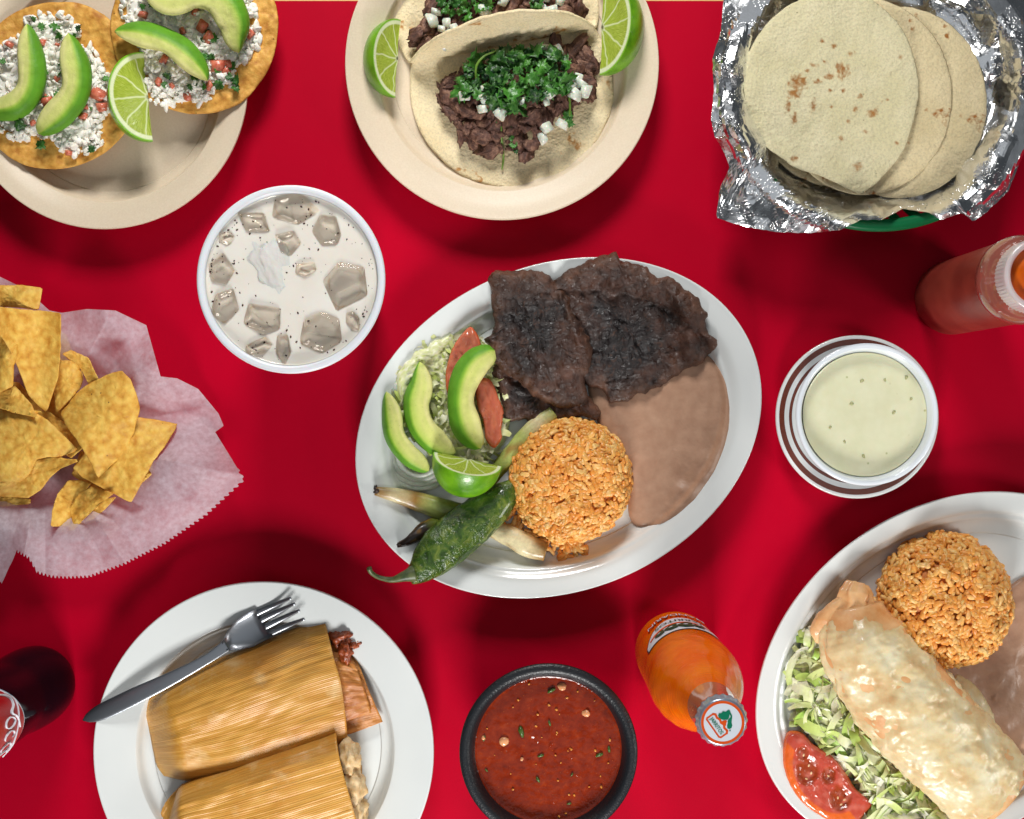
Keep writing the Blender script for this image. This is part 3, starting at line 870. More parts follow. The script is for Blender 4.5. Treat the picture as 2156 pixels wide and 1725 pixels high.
# its fold sits just behind the front taco's raised leaf
def in_poly(x, y, poly):
    c = False; j = len(poly) - 1
    for i in range(len(poly)):
        if (poly[i][1] > y) != (poly[j][1] > y) and x < (poly[j][0] - poly[i][0]) * (y - poly[i][1]) / (poly[j][1] - poly[i][1]) + poly[i][0]: c = not c
        j = i
    return c
def scatter(poly, n, dmin):
    a = np.array(poly); out = []
    tries = 0
    while len(out) < n and tries < 20000:
        tries += 1
        x, y = random.uniform(a[:, 0].min(), a[:, 0].max()), random.uniform(a[:, 1].min(), a[:, 1].max())
        if in_poly(x, y, poly) and all((x - p[0]) ** 2 + (y - p[1]) ** 2 > dmin * dmin for p in out): out.append((x, y))
    return out
def fillz(x, y, cx, cy, rx, ry, h): return .0105 + h * max(0, 1 - ((x - cx) / rx) ** 2 - ((y - cy) / ry) ** 2)
mp = [(925, 195), (945, 165), (1000, 135), (1080, 110), (1170, 95), (1240, 98), (1262, 150), (1240, 180), (1225, 215), (1190, 225), (1160, 245), (1130, 275), (1128, 310), (1095, 325), (1060, 315), (1000, 312), (970, 285), (955, 250), (930, 215)]
spots = []
for i, (x, y) in enumerate(scatter(mp, 120, 15)):
    s = random.choice([10, 13, 16, 19, 22]); spots.append((P(x, y, fillz(x, y, 1095, 205, 190, 140, .016) + random.uniform(0, .003)), rot3(), (m(s) * random.uniform(.8, 1.3), m(s), m(s) * .8)))
copies(t1, "meat_piece", MEAT, spots)
mp2 = [(865, 150), (872, 100), (890, 60), (905, 20), (930, -30), (1200, -40), (1225, 30), (1180, 42), (1100, 55), (1020, 78), (960, 105), (900, 138)]
spots = [(P(x, y, .017 + random.uniform(0, .008)), rot3(), m(random.choice([13, 16, 20, 24]))) for x, y in scatter(mp2, 110, 14) if y < 118 - 84 * (x - 838) / 432 - 6]
copies(t2, "meat_piece", MEAT, spots)
on1 = [(979, 202, 13), (1017, 207, 13), (1015, 228, 12), (1055, 240, 16), (1050, 233, 11), (1217, 167, 15), (1212, 200, 15), (1233, 190, 16), (1225, 178, 11), (1152, 268, 14), (1185, 262, 14), (1142, 100, 12), (1173, 107, 14), (1018, 187, 8), (1145, 290, 13), (1160, 198, 12), (1100, 215, 9), (1150, 215, 10), (1205, 180, 9)]
copies(t1, "onion_piece", ONION, [(P(x, y, fillz(x, y, 1095, 205, 190, 140, .016) + .010), rot3(), m(s)) for x, y, s in on1])
on2 = [(910, 43, 15), (935, 90, 17), (942, 50, 12), (957, 60, 12), (920, 25, 11), (1020, 27, 18), (1142, 27, 16), (1165, 20, 13), (1062, 3, 13), (1180, 3, 11), (1135, 7, 12), (1150, -6, 12), (945, 70, 10), (1170, 34, 9), (930, 60, 9)]
copies(t2, "onion_piece", ONION, [(P(x, y, .0285), rot3(), m(s)) for x, y, s in on2])
cp = [(962, 185), (980, 150), (1008, 118), (1060, 103), (1130, 105), (1195, 122), (1212, 160), (1195, 195), (1140, 205), (1090, 232), (1045, 230), (1005, 200), (980, 200)]
spots = [(P(x, y, fillz(x, y, 1095, 190, 190, 140, .016) + random.uniform(.009, .015)), (random.uniform(-.8, .8), random.uniform(-.8, .8), random.uniform(0, 6.28)), m(random.choice([9, 12, 16, 20, 26]))) for x, y in scatter(cp, 90, 12)]
spots += [(P(x, y, .026), rot3(), m(s)) for x, y, s in [(1195, 245, 14), (1200, 258, 12), (1068, 268, 13), (1082, 305, 11), (1078, 292, 10), (1040, 258, 8), (1085, 318, 8)]]
copies(t1, "cilantro_leaf", LEAVES, spots)
spots = [(P(x, y, random.uniform(.028, .034)), (random.uniform(-.8, .8), random.uniform(-.8, .8), random.uniform(0, 6.28)), m(random.uniform(8, 16))) for x, y in scatter([(925, -10), (930, 20), (960, 30), (985, 50), (1000, 25), (1045, 5), (1050, -20), (930, -30)], 30, 12) + scatter([(1115, -10), (1125, 30), (1130, 40), (1140, 10), (1145, -15)], 9, 8)]
copies(t2, "cilantro_leaf", LEAVES, spots)
for pth in ([(1055, 258, .027), (1056, 290, .022), (1060, 330, .0125), (1057, 357, .0115)], [(1003, 175, .034), (1003, 140, .038), (1020, 118, .038), (1045, 108, .036)], [(1198, 195, .03), (1200, 225, .028), (1199, 245, .027)]):
    V, F, _ = tube([P(*q) for q in pth], [m(2.2), m(2.6), m(1.6)], 8, n=26); part("cilantro_stem", V, F, M["green_stem"], t1)
lime("lime wedge at the photo-left side of the taco plate, face towards the tacos", 838, 124, 184, 72, -38, 50, .0215)
lime("larger lime wedge tucked behind the tacos at the plate's far side", 1266, 58, 2, 88, -34, 50, .026)

# ================================================================== tortillas in the foil-lined basket
bc = (1850, 185)
SCORCH = [(1677, 176, 17, 20), (1672, 196, 14, 12), (1690, 172, 10, 10), (1660, 225, 6, 14), (1672, 250, 6, 12), (1711, 222, 7, 13), (1775, 150, 13, 17), (1768, 140, 10, 9), (1745, 160, 12, 7), (1756, 95, 7, 6), (1793, 113, 8, 5), (1713, 137, 9, 4), (1721, 172, 8, 7), (1748, 190, 5, 4),
          (1810, 203, 6, 6), (1801, 230, 5, 7), (1838, 238, 12, 9), (1823, 277, 6, 4), (1770, 291, 8, 4), (1786, 257, 5, 4), (1895, 122, 5, 5), (1731, 88, 5, 4), (1671, 334, 9, 5), (1805, 352, 8, 10), (1890, 300, 4, 4), (1777, 190, 5, 5), (1700, 150, 5, 4), (1750, 225, 4, 5), (1735, 130, 4, 4)]
def scorch(x, y, t, top):
    v = 0.0
    for (sx_, sy_, rx_, ry_) in SCORCH:
        d = math.hypot((x - sx_) / rx_, (y - sy_) / ry_)
        if d < 2.2: v = max(v, 1 - sstep(.35, 1.25, d + .85 * fbm(x / 8, y / 8, 1.0, 3)))
    return (v, v, v)
def tort(label, pts, z, slope, seed, mat_="corn_tortilla", dome=.0):
    a = np.array(pts); cx, cy = a[:, 0].mean(), a[:, 1].mean()
    def base(px, py):
        r2 = ((px - cx) ** 2 + (py - cy) ** 2) / 185.0 ** 2
        return z + slope[0] * m(px - cx) + slope[1] * m(py - cy) + dome * r2 + .0016 * fbm(px / 80 + seed, py / 80, seed, 2)
    pale = mat_ == 'pale_tortilla'
    V, F, C = patty(pts, base, .0022, (cx, cy), 220 if pale else 150, 70 if pale else 18, 14, 2, bump=lambda x, y, t: .0003 * fbm(x / 7, y / 7, seed), jag=1.6, jagf=7, seed=seed, colf=scorch if pale else None, pw=1.1 if pale else 1.5)
    solo("corn_tortilla", V, F, M[mat_], label, "tortilla", "stacked corn tortillas", col=C or None)
def circ(cx, cy, rx, ry=None): return [(cx + rx * math.cos(t), cy + (ry or rx) * math.sin(t)) for t in np.linspace(0, 2 * PI, 22, endpoint=False)]
tort("lowest corn tortilla of the stack, barely showing at its bottom edge", circ(1800, 232, 184, 178), .0300, (0, 0), 3.3)
tort("folded-looking corn tortilla low in the stack, peeking out under the top one", circ(1768, 214, 182, 180), .0345, (0, .02), 8.1)
tort("third corn tortilla, showing widest towards the green basket's far side", circ(1892, 216, 186, 202), .0390, (-.03, 0), 4.7)
tort("second corn tortilla, a crescent showing beside the toasted top one", circ(1820, 204, 185, 207), .0430, (-.02, 0), 6.2)
tort("top corn tortilla of the foil-lined stack with brown toasted marks",
     [(1565, 180), (1574, 117), (1604, 63), (1644, 23), (1690, -2), (1750, -15), (1815, -8), (1850, 10), (1887, 45), (1914, 90), (1934, 167), (1927, 240), (1900, 320), (1854, 377), (1834, 395), (1808, 407), (1770, 390), (1720, 368), (1670, 350), (1604, 300), (1580, 253)],
     .0475, (0, -.02), 0.0, "pale_tortilla", .002)

# green basket under the foil: flared oval tub with a rolled rim and a slotted wall
zr = .046
bcw = P(bc[0], bc[1] - 6, zr); k = (H - zr) / H / S
RX = 322 * k; RY = 302 * k
root = thing("food_basket", "green plastic oval basket mostly hidden under crumpled foil", "basket", (bcw[0], bcw[1], .0))
V, F = lathe(smooth_prof([(0, .0012), (.70, .0012), (.735, .003), (.80, .014)], 5), 96, (bcw[0], bcw[1], 0), RX, RY); part("floor", V, F, M["green_plastic"], root)
for q in range(44):
    a = 2 * PI * q / 44
    lo, hi = np.array((math.cos(a) * RX * .80, math.sin(a) * RY * .80, .0135)), np.array((math.cos(a) * RX * .965, math.sin(a) * RY * .965, zr - .003))
    V, F, _ = tube([lo + np.array((bcw[0], bcw[1], 0)), (lo + hi) / 2 + np.array((bcw[0], bcw[1], -.002)), hi + np.array((bcw[0], bcw[1], 0))], [.0042, .0045], 8, .35, n=8)
    part("slat", V, F, M["green_plastic"], root)
V, F = lathe(smooth_prof([(.955, .026), (.975, .034), (.992, zr - .003), (.985, zr + .001), (.965, zr - .003), (.945, .034), (.930, .026)], 4), 96, (bcw[0], bcw[1], 0), RX, RY); part("wall_band", V, F, M["green_plastic"], root)
rim = [np.array((bcw[0] + RX * .98 * math.cos(t), bcw[1] + RY * .98 * math.sin(t), zr)) for t in np.linspace(0, 2 * PI, 97)]
V, F, _ = tube(rim, [.0048], 12, .8, n=192, caps=False); part("rim", V, F, M["green_plastic"], root)

# foil sheet: sharp flat facets
fo = [(1524, -5), (1517, 67), (1500, 123), (1503, 187), (1497, 253), (1504, 287), (1524, 320), (1536, 353), (1517, 393), (1507, 459), (1570, 478), (1637, 489), (1704, 491), (1770, 484), (1812, 463), (1857, 463), (1900, 440),
      (1957, 448), (1982, 464), (2024, 448), (2049, 468), (2079, 446), (2124, 402), (2150, 335), (2185, 270), (2215, 150), (2190, 20), (2130, -60), (1990, -120), (1830, -140), (1650, -110), (1550, -60)]
th, rad = star(fo, bc, 360, False)
fr = random.Random(11)
folds = []
for lam, amp in ((150, .0090), (118, .0085), (92, .0075), (70, .0060), (52, .0042), (38, .0022)):
    a = fr.uniform(0, PI); folds.append((math.cos(a), math.sin(a), lam, amp, fr.uniform(0, 9)))
def crumple(x, y):
    wx, wy = 20 * nz(x / 70, y / 70, 3), 20 * nz(x / 70, y / 70, 9)
    z = 0
    for (cx, cy, lam, amp, ph) in folds:
        q = ((x + wx) * cx + (y + wy) * cy) / lam + ph
        z += amp * (abs((q % 2) - 1) - .5) * (.55 + .9 * max(0, nz(x / 90 + ph, y / 90)) + .3)
    return z
V, F = [], []
NR, NA = 46, 360
rimr = []
for i in range(NA):
    c_, s_ = math.cos(th[i]), math.sin(th[i])
    rimr.append(1 / math.sqrt((c_ / 322.0) ** 2 + (s_ / 302.0) ** 2))
for k in range(NR + 1):
    t = .30 + .70 * k / NR
    for i in range(NA):
        r = rad[i] * t
        q = r / rimr[i]
        if q < .72: z = .020 + .012 * sstep(.45, .72, q)
        elif q < .97: z = .032 + .024 * sstep(.70, .97, q)
        else: z = .056 - .020 * min(1.0, (q - .97) * 3.2) 
        px, py = bc[0] + math.cos(th[i]) * r, bc[1] + math.sin(th[i]) * r
        amp = (.25 + .75 * sstep(.55, .85, q))
        if q > .95 and q < 1.05: z = max(z, .053)
        z2 = z + crumple(px, py) * amp
        if .92 < q < 1.05: z2 = max(z2, .0530)
        if q < .93 and q > .6: z2 = min(z2, z + .006)
        if .70 < q < 1.03: z2 = max(z2, min(.0525, .0135 + (q - .80) / .165 * .0295 + .0085))
        jx, jy = 1.5 * nz(px / 13, py / 13, 1), 1.5 * nz(px / 13, py / 13, 5)
        V.append(P(px + jx, py + jy, max(.004, z2)))
for k in range(NR):
    for i in range(NA):
        j = (i + 1) % NA
        q = (k * NA + i, k * NA + j, (k + 1) * NA + j, (k + 1) * NA + i)
        if (i + k) % 2: F += [(q[0], q[1], q[2]), (q[0], q[2], q[3])]
        else: F += [(q[0], q[1], q[3]), (q[1], q[2], q[3])]
o = solo("foil_sheet", V, F, M["foil"], "crumpled silver foil sheet lining the green tortilla basket", "foil", smooth=False)

# ================================================================== foam cup, drink, ice
zc = .165
cc = P(612, 588, zc); k = (H - zc) / H / S; RC = 199 * k
prof = [(0, .002), (RC * .66, .002), (RC * .69, 0), (RC * .70, .003), (RC * .935, zc - .012), (RC * .955, zc - .010), (RC * .985, zc - .006), (RC * 1.0, zc - .0025), (RC * .995, zc - .0006), (RC * .975, zc), (RC * .935, zc - .0002), (RC * .918, zc - .0016),
        (RC * .905, zc - .012), (RC * .68, .006), (0, .006)]
V, F = lathe(prof, 128, (cc[0], cc[1], 0.0002))
solo("foam_cup", V, F, M["foam_cup"], "tall white foam cup filled with an iced milky drink", "cup")
zl = zc - .0042
root = thing("milky_drink", "pale milky iced drink dusted with cinnamon inside the white cup", "drink", (cc[0], cc[1], .0065))
def dz(zx, zy): return (389.2 + .2603 * zx, 359.3 + .2603 * zy)
ICE = [(880, 310, 180, 125, 0, "broad ice cube at the top of the cup's rim"), (570, 420, 115, 85, -.3, "flat ice cube between the tiny round one and the broad one"), (345, 550, 62, 52, 0, "tiny rounded ice cube near the cup's upper wall"),
       (1160, 490, 118, 132, .2, "tall ice cube next to the broad one at the top"), (845, 590, 100, 102, 0, "small sparkling ice cube just under the broad top one"), (295, 810, 100, 132, .1, "oval ice cube with a white streak beside the cup wall"),
       (330, 1100, 110, 125, -.1, "squarish ice cube below the one with the white streak"), (640, 1200, 155, 132, .15, "large square ice cube in the lower half of the drink"), (1310, 930, 185, 180, .3, "largest many-sided ice cube facing the steak platter"),
       (1110, 1310, 195, 175, -.2, "big wedge-shaped ice cube at the bottom of the cup"), (980, 800, 95, 52, .2, "thin submerged ice sliver near the drink's centre"), (605, 1430, 118, 58, .35, "slim ice sliver lying at the lower cup wall"),
       (805, 1440, 62, 122, .08, "narrow upright ice chip between two slivers at the bottom"), (1360, 1220, 55, 85, .4, "small ice chip close to the big wedge-shaped cube")]
# the liquid's surface dips round every floating cube
kk = (H - zl) / H / S * .2603
dips = []
ICE_POLY = []
for iq_, (zx, zy, a, b_, r, lb) in enumerate(ICE):
    rr = random.Random(iq_ + 90); n_ = rr.choice([4, 5, 5, 6]); off_ = rr.uniform(0, 6)
    pl = [(off_ + 2 * PI * i / n_ + rr.uniform(-.22, .22), rr.uniform(.80, .98)) for i in range(n_)]
    vt = []
    for i in range(n_):
        (t0, d0), (t1, d1) = pl[i], pl[(i + 1) % n_]
        det = math.cos(t0) * math.sin(t1) - math.sin(t0) * math.cos(t1)
        vt.append(((d0 * math.sin(t1) - d1 * math.sin(t0)) / det, (d1 * math.cos(t0) - d0 * math.cos(t1)) / det))
    ICE_POLY.append(vt)
    x, y = dz(zx, zy); w_ = P(x, y, zl); dips.append((w_[0], w_[1], a * kk, b_ * kk, math.cos(r), math.sin(r), [(math.cos(t) / d, math.sin(t) / d) for t, d in pl], rr.uniform(0, 6)))
def liquid_z(x, y):
    z = zl + .0004 * nz(x * 60, y * 60)
    for (dx_, dy_, a_, b2_, c_, s_, pl, ph) in dips:
        u, v = x - dx_, y - dy_; u, v = (u * c_ + v * s_) / a_, (-u * s_ + v * c_) / b2_
        if u * u + v * v > 3: continue
        q_ = max(u * nx_ + v * ny_ for nx_, ny_ in pl) + .05 * nz(x * 200, y * 200, ph)
        if q_ < 1.2:
            sl = u * math.cos(ph) + v * math.sin(ph)
            z -= .0020 * (1 - sstep(.55, 1.05, q_)) * (1 + .55 * sl) + (.0005 if sl > .12 else 0) * (1 - sstep(.6, .9, q_))
    return z
V, F = [(cc[0], cc[1], liquid_z(cc[0], cc[1]))], []
NR, NA = 120, 340
for k_ in range(1, NR + 1):
    for i in range(NA):
        t = 2 * PI * i / NA; r_ = RC * .911 * k_ / NR; x, y = cc[0] + r_ * math.cos(t), cc[1] + r_ * math.sin(t)
        V.append((x, y, zl + .0010 if k_ == NR else liquid_z(x, y)))
for i in range(NA):
    j = (i + 1) % NA; F.append((0, 1 + i, 1 + j))
    for k_ in range(NR - 1):
        a, b_ = 1 + k_ * NA, 1 + (k_ + 1) * NA; F.append((a + i, b_ + i, b_ + j, a + j))
part("liquid", V, F, M["milky_drink"], root)
for q, (zx, zy, a, b_, r, lb) in enumerate(ICE):
    x, y = dz(zx, zy)
    bm = bmesh.new()
    rr = random.Random(q + 40)
    pts = []
    for lev, sc in ((-1, .7), (.7, 1.0), (1.0, .84)):
        for (vx, vy) in ICE_POLY[q]:
            pts.append(bm.verts.new((vx * sc, vy * sc, lev + rr.uniform(-.10, .10))))
    bmesh.ops.convex_hull(bm, input=pts)
    bmesh.ops.bevel(bm, geom=bm.edges[:], offset=.06, segments=2, affect='EDGES')
    bmesh.ops.recalc_face_normals(bm, faces=bm.faces)
    kk = (H - zl) / H / S * .2603
    W = np.array([v.co[:] for v in bm.verts]); Fc = [tuple(v.index for v in f.verts) for f in bm.faces]; bm.free()
    W = W * np.array((a * kk * 1.02, b_ * kk * 1.02, .0062)) @ rotm(0, 0, r).T + np.array(P(x, y, zl - .0046))
    solo("ice_cube", W, Fc, M["ice"], lb, "ice", "ice cubes in the milky drink", smooth=False)
# slushy ice heap in the middle
V, F = lump(5, 3.3, .34, 1.3, .10, 4.0)
x, y = dz(690, 790); kk = (H - zl) / H / S * .2603
V = V * np.array((175 * kk, 270 * kk, .0042)) @ rotm(0, 0, .35).T + np.array(P(x, y, zl - .0030))
solo("ice_cube", V, F, M["clear_ice"], "pale slushy lump of ice in the middle of the drink", "ice", "ice cubes in the milky drink")
J = Join(); sp = lump(1, 1.0, .4)
for i in range(190):
    a = random.uniform(0, 2 * PI); r = RC * (random.choice([.87, .86, .84]) if random.random() < .35 else .86 * math.sqrt(random.random()))
    if random.random() < .35: a = random.choice([2.9, 3.3, 2.3, -2.0, -.4, 1.2]) + random.gauss(0, .12)
    s = random.choice([.0003, .0003, .0004, .0005, .0007, .0009])
    J.add(sp[0] * np.array((1.2, .8, .35)), sp[1], rotm(0, 0, random.uniform(0, 6)) * s, (cc[0] + r * math.cos(a), cc[1] + r * math.sin(a), liquid_z(cc[0] + r * math.cos(a), cc[1] + r * math.sin(a)) + .0001))
V, F = J.get(); o = part("cinnamon_specks", V, F, M["cinnamon"], root); o["kind"] = "stuff"

# ================================================================== tortilla chips on wax paper
po = [(-60, 560), (0, 583), (35, 600), (75, 628), (104, 654), (130, 659), (182, 651), (243, 654), (308, 685), (322, 735), (338, 793), (373, 797), (417, 819), (460, 871), (471, 897), (453, 910), (484, 960), (514, 1010), (434, 1084), (347, 1144), (260, 1188),
      (187, 1214), (140, 1216), (108, 1214), (78, 1205), (61, 1175), (35, 1160), (17, 1201), (4, 1227), (-60, 1240), (-150, 1180), (-200, 1000), (-200, 760), (-140, 600)]
pc = (95, 925)
def pz(px, py):
    r = math.hypot((px - pc[0]) / 380, (py - pc[1]) / 310)
    a = math.atan2(py - pc[1], px - pc[0])
    z = .003 + .020 * sstep(.25, .75, r) - .010 * sstep(.8, 1.15, r)
    for (fa, wd, am) in ((-.62, .10, .012), (-.20, .14, -.010), (.18, .08, .009), (.62, .10, -.006), (1.0, .07, .008), (1.75, .10, .014), (-1.1, .12, .010), (-1.5, .10, -.008), (2.1, .12, .012)):
        d = abs((a - fa + PI) % (2 * PI) - PI)
        z += 1.0 * am * max(0, 1 - d / (wd * 1.8)) * sstep(.35, .9, r)
    z += .0045 * fbm(px / 95, py / 95, 2.2, 3) * sstep(.3, .8, r)
    q = ((px * .8 + py * .6) / 120 + .6 * nz(px / 90, py / 90)) % 2
    z += .0050 * (abs(q - 1) - .5) * sstep(.4, .8, r)
    q = ((px * .5 - py * .86) / 110 + .5 * nz(px / 120, py / 120, 5)) % 2
    z += .0080 * (abs(q - 1) - .5) * sstep(.4, .8, r)
    return max(.0012, z)
th, rad = star(po, pc, 900, False)
V, F = [P(pc[0], pc[1], pz(*pc))], []
NR, NA = 56, 900
for k in range(1, NR + 1):
    for i in range(NA):
        t = k / NR; r = rad[i] * t
        if k == NR and .15 < th[i] < 2.35: r += 2.6 if i % 4 < 2 else -2.6
        px, py = pc[0] + math.cos(th[i]) * r, pc[1] + math.sin(th[i]) * r
        V.append(P(px, py, pz(px, py)))
for i in range(NA):
    j = (i + 1) % NA
    F.append((0, 1 + j, 1 + i))
    for k in range(NR - 1):
        a, b_ = 1 + k * NA, 1 + (k + 1) * NA
        F.append((a + i, a + j, b_ + j, b_ + i))
o = solo("paper_sheet", V, F, M["wax_paper"], "white wax paper sheet with saw-toothed edge under the tortilla chips", "paper")

PEND = []
def chip(label, pts, z0, slope=(0, 0), bend=(0, 0, 0), seed=1.0, T=.0016, jag=1.2):
    """bend: (direction angle deg in the picture, curvature in m at 100 units, offset)"""
    a = np.array(pts, float); cx, cy = a[:, 0].mean(), a[:, 1].mean()
    d = math.radians(bend[0])
    def base(px, py):
        u = ((px - cx) * math.cos(d) + (py - cy) * math.sin(d)) / 100.0
        return max(.004, z0 + slope[0] * m(px - cx) + slope[1] * m(py - cy) + 1.8 * bend[1] * (u - bend[2]) ** 2 + .0011 * fbm(px / 40 + seed, py / 40, seed, 3))
    V, F, _ = patty(pts, base, T, (cx, cy), 110, 18, 12, 2, bump=lambda x, y, t: .0006 * fbm(x / 8, y / 8, seed, 3), jag=jag, jagf=4, smooth=False, seed=seed)
    return solo("tortilla_chip", V, F, M["chip_gold"], label, "tortilla chip", "tortilla chips on the wax paper")
for lb_, pts_, z_, sl_, bd_, sd_ in (
        ("shaded tortilla chip deep between the broad and the bright one", [(58, 862), (104, 868), (150, 898), (176, 942), (150, 966), (100, 930)], .018, (.05, .05), (30, .02, 0), 21.0),
        ("dim tortilla chip under the rounded brown one", [(92, 770), (130, 752), (142, 820), (170, 880), (190, 930), (130, 905), (95, 860)], .015, (.05, 0), (0, -.02, 0), 22.0),
        ("low tortilla chip mostly hidden under the square-cornered one", [(170, 950), (250, 960), (300, 1000), (262, 1046), (205, 1032), (150, 1000)], .013, (0, .02), (90, .01, 0), 23.0),
        ("half-hidden tortilla chip between the long one and the paper", [(118, 690), (140, 706), (152, 740), (150, 800), (122, 810), (112, 750)], .013, (0, 0), (0, .02, 0), 24.0),
        ("buried tortilla chip behind the folded one at the photo's edge", [(-40, 800), (40, 806), (92, 860), (70, 905), (0, 900), (-40, 880)], .015, (0, 0), (40, -.02, 0), 25.0)):
    PEND.append((lb_, pts_, z_, sl_, bd_, sd_))
for q_ in PEND: chip(*q_)
chip("tortilla chip strip at the top of the pile, curled along its length", [(-50, 598), (0, 601), (45, 600), (90, 606), (82, 654), (40, 648), (0, 646), (-50, 645)], .040, (0, .0), (90, -.03, 0), 1.1)
chip("long tortilla chip with straight edge under the curled strip", [(-40, 655), (0, 646), (60, 652), (129, 659), (128, 730), (123, 795), (98, 872), (60, 835), (36, 770), (10, 720)], .034, (.0, -.12), (0, .018, .25), 2.2)
chip("folded tortilla chip at the photo's edge lying over the long chip", [(-60, 690), (-10, 676), (26, 686), (46, 716), (38, 748), (30, 770), (28, 814), (0, 826), (-60, 830)], .045, (0, -.05), (0, -.035, .1), 3.2)
chip("small piece of tortilla chip between the folded and the broad one", [(-30, 822), (4, 822), (32, 812), (66, 850), (80, 880), (30, 870), (-30, 850)], .029, (.05, .0), (45, .01, 0), 4.4)
chip("broad tortilla chip with a dark cast shadow, lowest at the photo's edge", [(-70, 850), (2, 839), (43, 847), (100, 884), (140, 922), (166, 948), (130, 962), (100, 963), (78, 968), (62, 1000), (42, 1016), (0, 1014), (-70, 1000)], .034, (.02, .05), (60, -.008, 0), 5.3)
chip("curved lip of a tortilla chip curling up beneath the broad one", [(-60, 1000), (42, 1012), (62, 985), (76, 968), (110, 958), (138, 966), (176, 968), (130, 985), (108, 1004), (86, 1032), (60, 1049), (0, 1046), (-60, 1040)], .024, (.0, -.30), (30, .012, 0), 6.9, jag=.6)
chip("large bright tortilla chip with pointed top, uppermost in the middle", [(256, 780), (276, 800), (288, 828), (295, 862), (282, 912), (260, 960), (230, 985), (206, 1007), (186, 966), (165, 932), (142, 900), (126, 871), (150, 838), (182, 810), (222, 790)], .040, (-.02, .03), (35, -.012, .0), 7.5)
chip("square-cornered tortilla chip under the bright one, pointing to the milky drink", [(290, 878), (330, 884), (376, 893), (347, 941), (321, 975), (298, 1020), (276, 1059), (230, 1036), (174, 1006), (152, 985), (190, 940), (240, 900)], .029, (.03, .02), (120, -.006, 0), 8.8)
chip("rounded brown tortilla chip in the shade beside the long one", [(128, 758), (150, 760), (166, 770), (176, 800), (168, 820), (130, 860), (117, 872), (112, 820), (116, 785)], .027, (.1, .05), (0, -.03, 0), 9.4)
chip("shaded curved tortilla chip behind the rounded brown one", [(130, 745), (150, 737), (187, 754), (207, 798), (180, 812), (172, 780), (150, 762)], .022, (.1, .1), (0, .02, 0), 10.1)
chip("small triangular tortilla chip lowest on the paper with one straight base", [(106, 1109), (110, 1075), (120, 1042), (142, 1012), (172, 1010), (192, 1018), (165, 1050), (150, 1085), (150, 1108)], .014, (.2, -.02), (0, .03, .2), 11.2)
chip("curled tortilla chip tucked behind the one standing on edge", [(146, 1072), (164, 1042), (192, 1022), (234, 1036), (205, 1058), (175, 1085), (152, 1102)], .018, (.25, .25), (45, .04, 0), 12.6)
chip("tortilla chip standing on edge, seen as a thin strip", [(143, 1114), (165, 1085), (195, 1058), (232, 1036), (241, 1042), (205, 1066), (178, 1092), (154, 1118)], .028, (.3, -.6), (45, .0, 0), 13.3, .002, .4)
chip("second thin tortilla chip on edge right behind the first", [(176, 1100), (198, 1072), (226, 1050), (246, 1046), (222, 1072), (196, 1094)], .020, (.3, -.5), (45, .0, 0), 14.8, .002, .4)
chip("tiny corner of tortilla chip poking out below the square-cornered one", [(285, 1020), (300, 990), (322, 976), (320, 1000), (300, 1016)], .020, (0, 0), (0, 0, 0), 15.1)
chip("flat tortilla chip under the curved lip at the photo's edge", [(-60, 1045), (20, 1046), (65, 1050), (64, 1062), (30, 1064), (-60, 1072)], .012, (0, -.1), (0, 0, 0), 16.4)

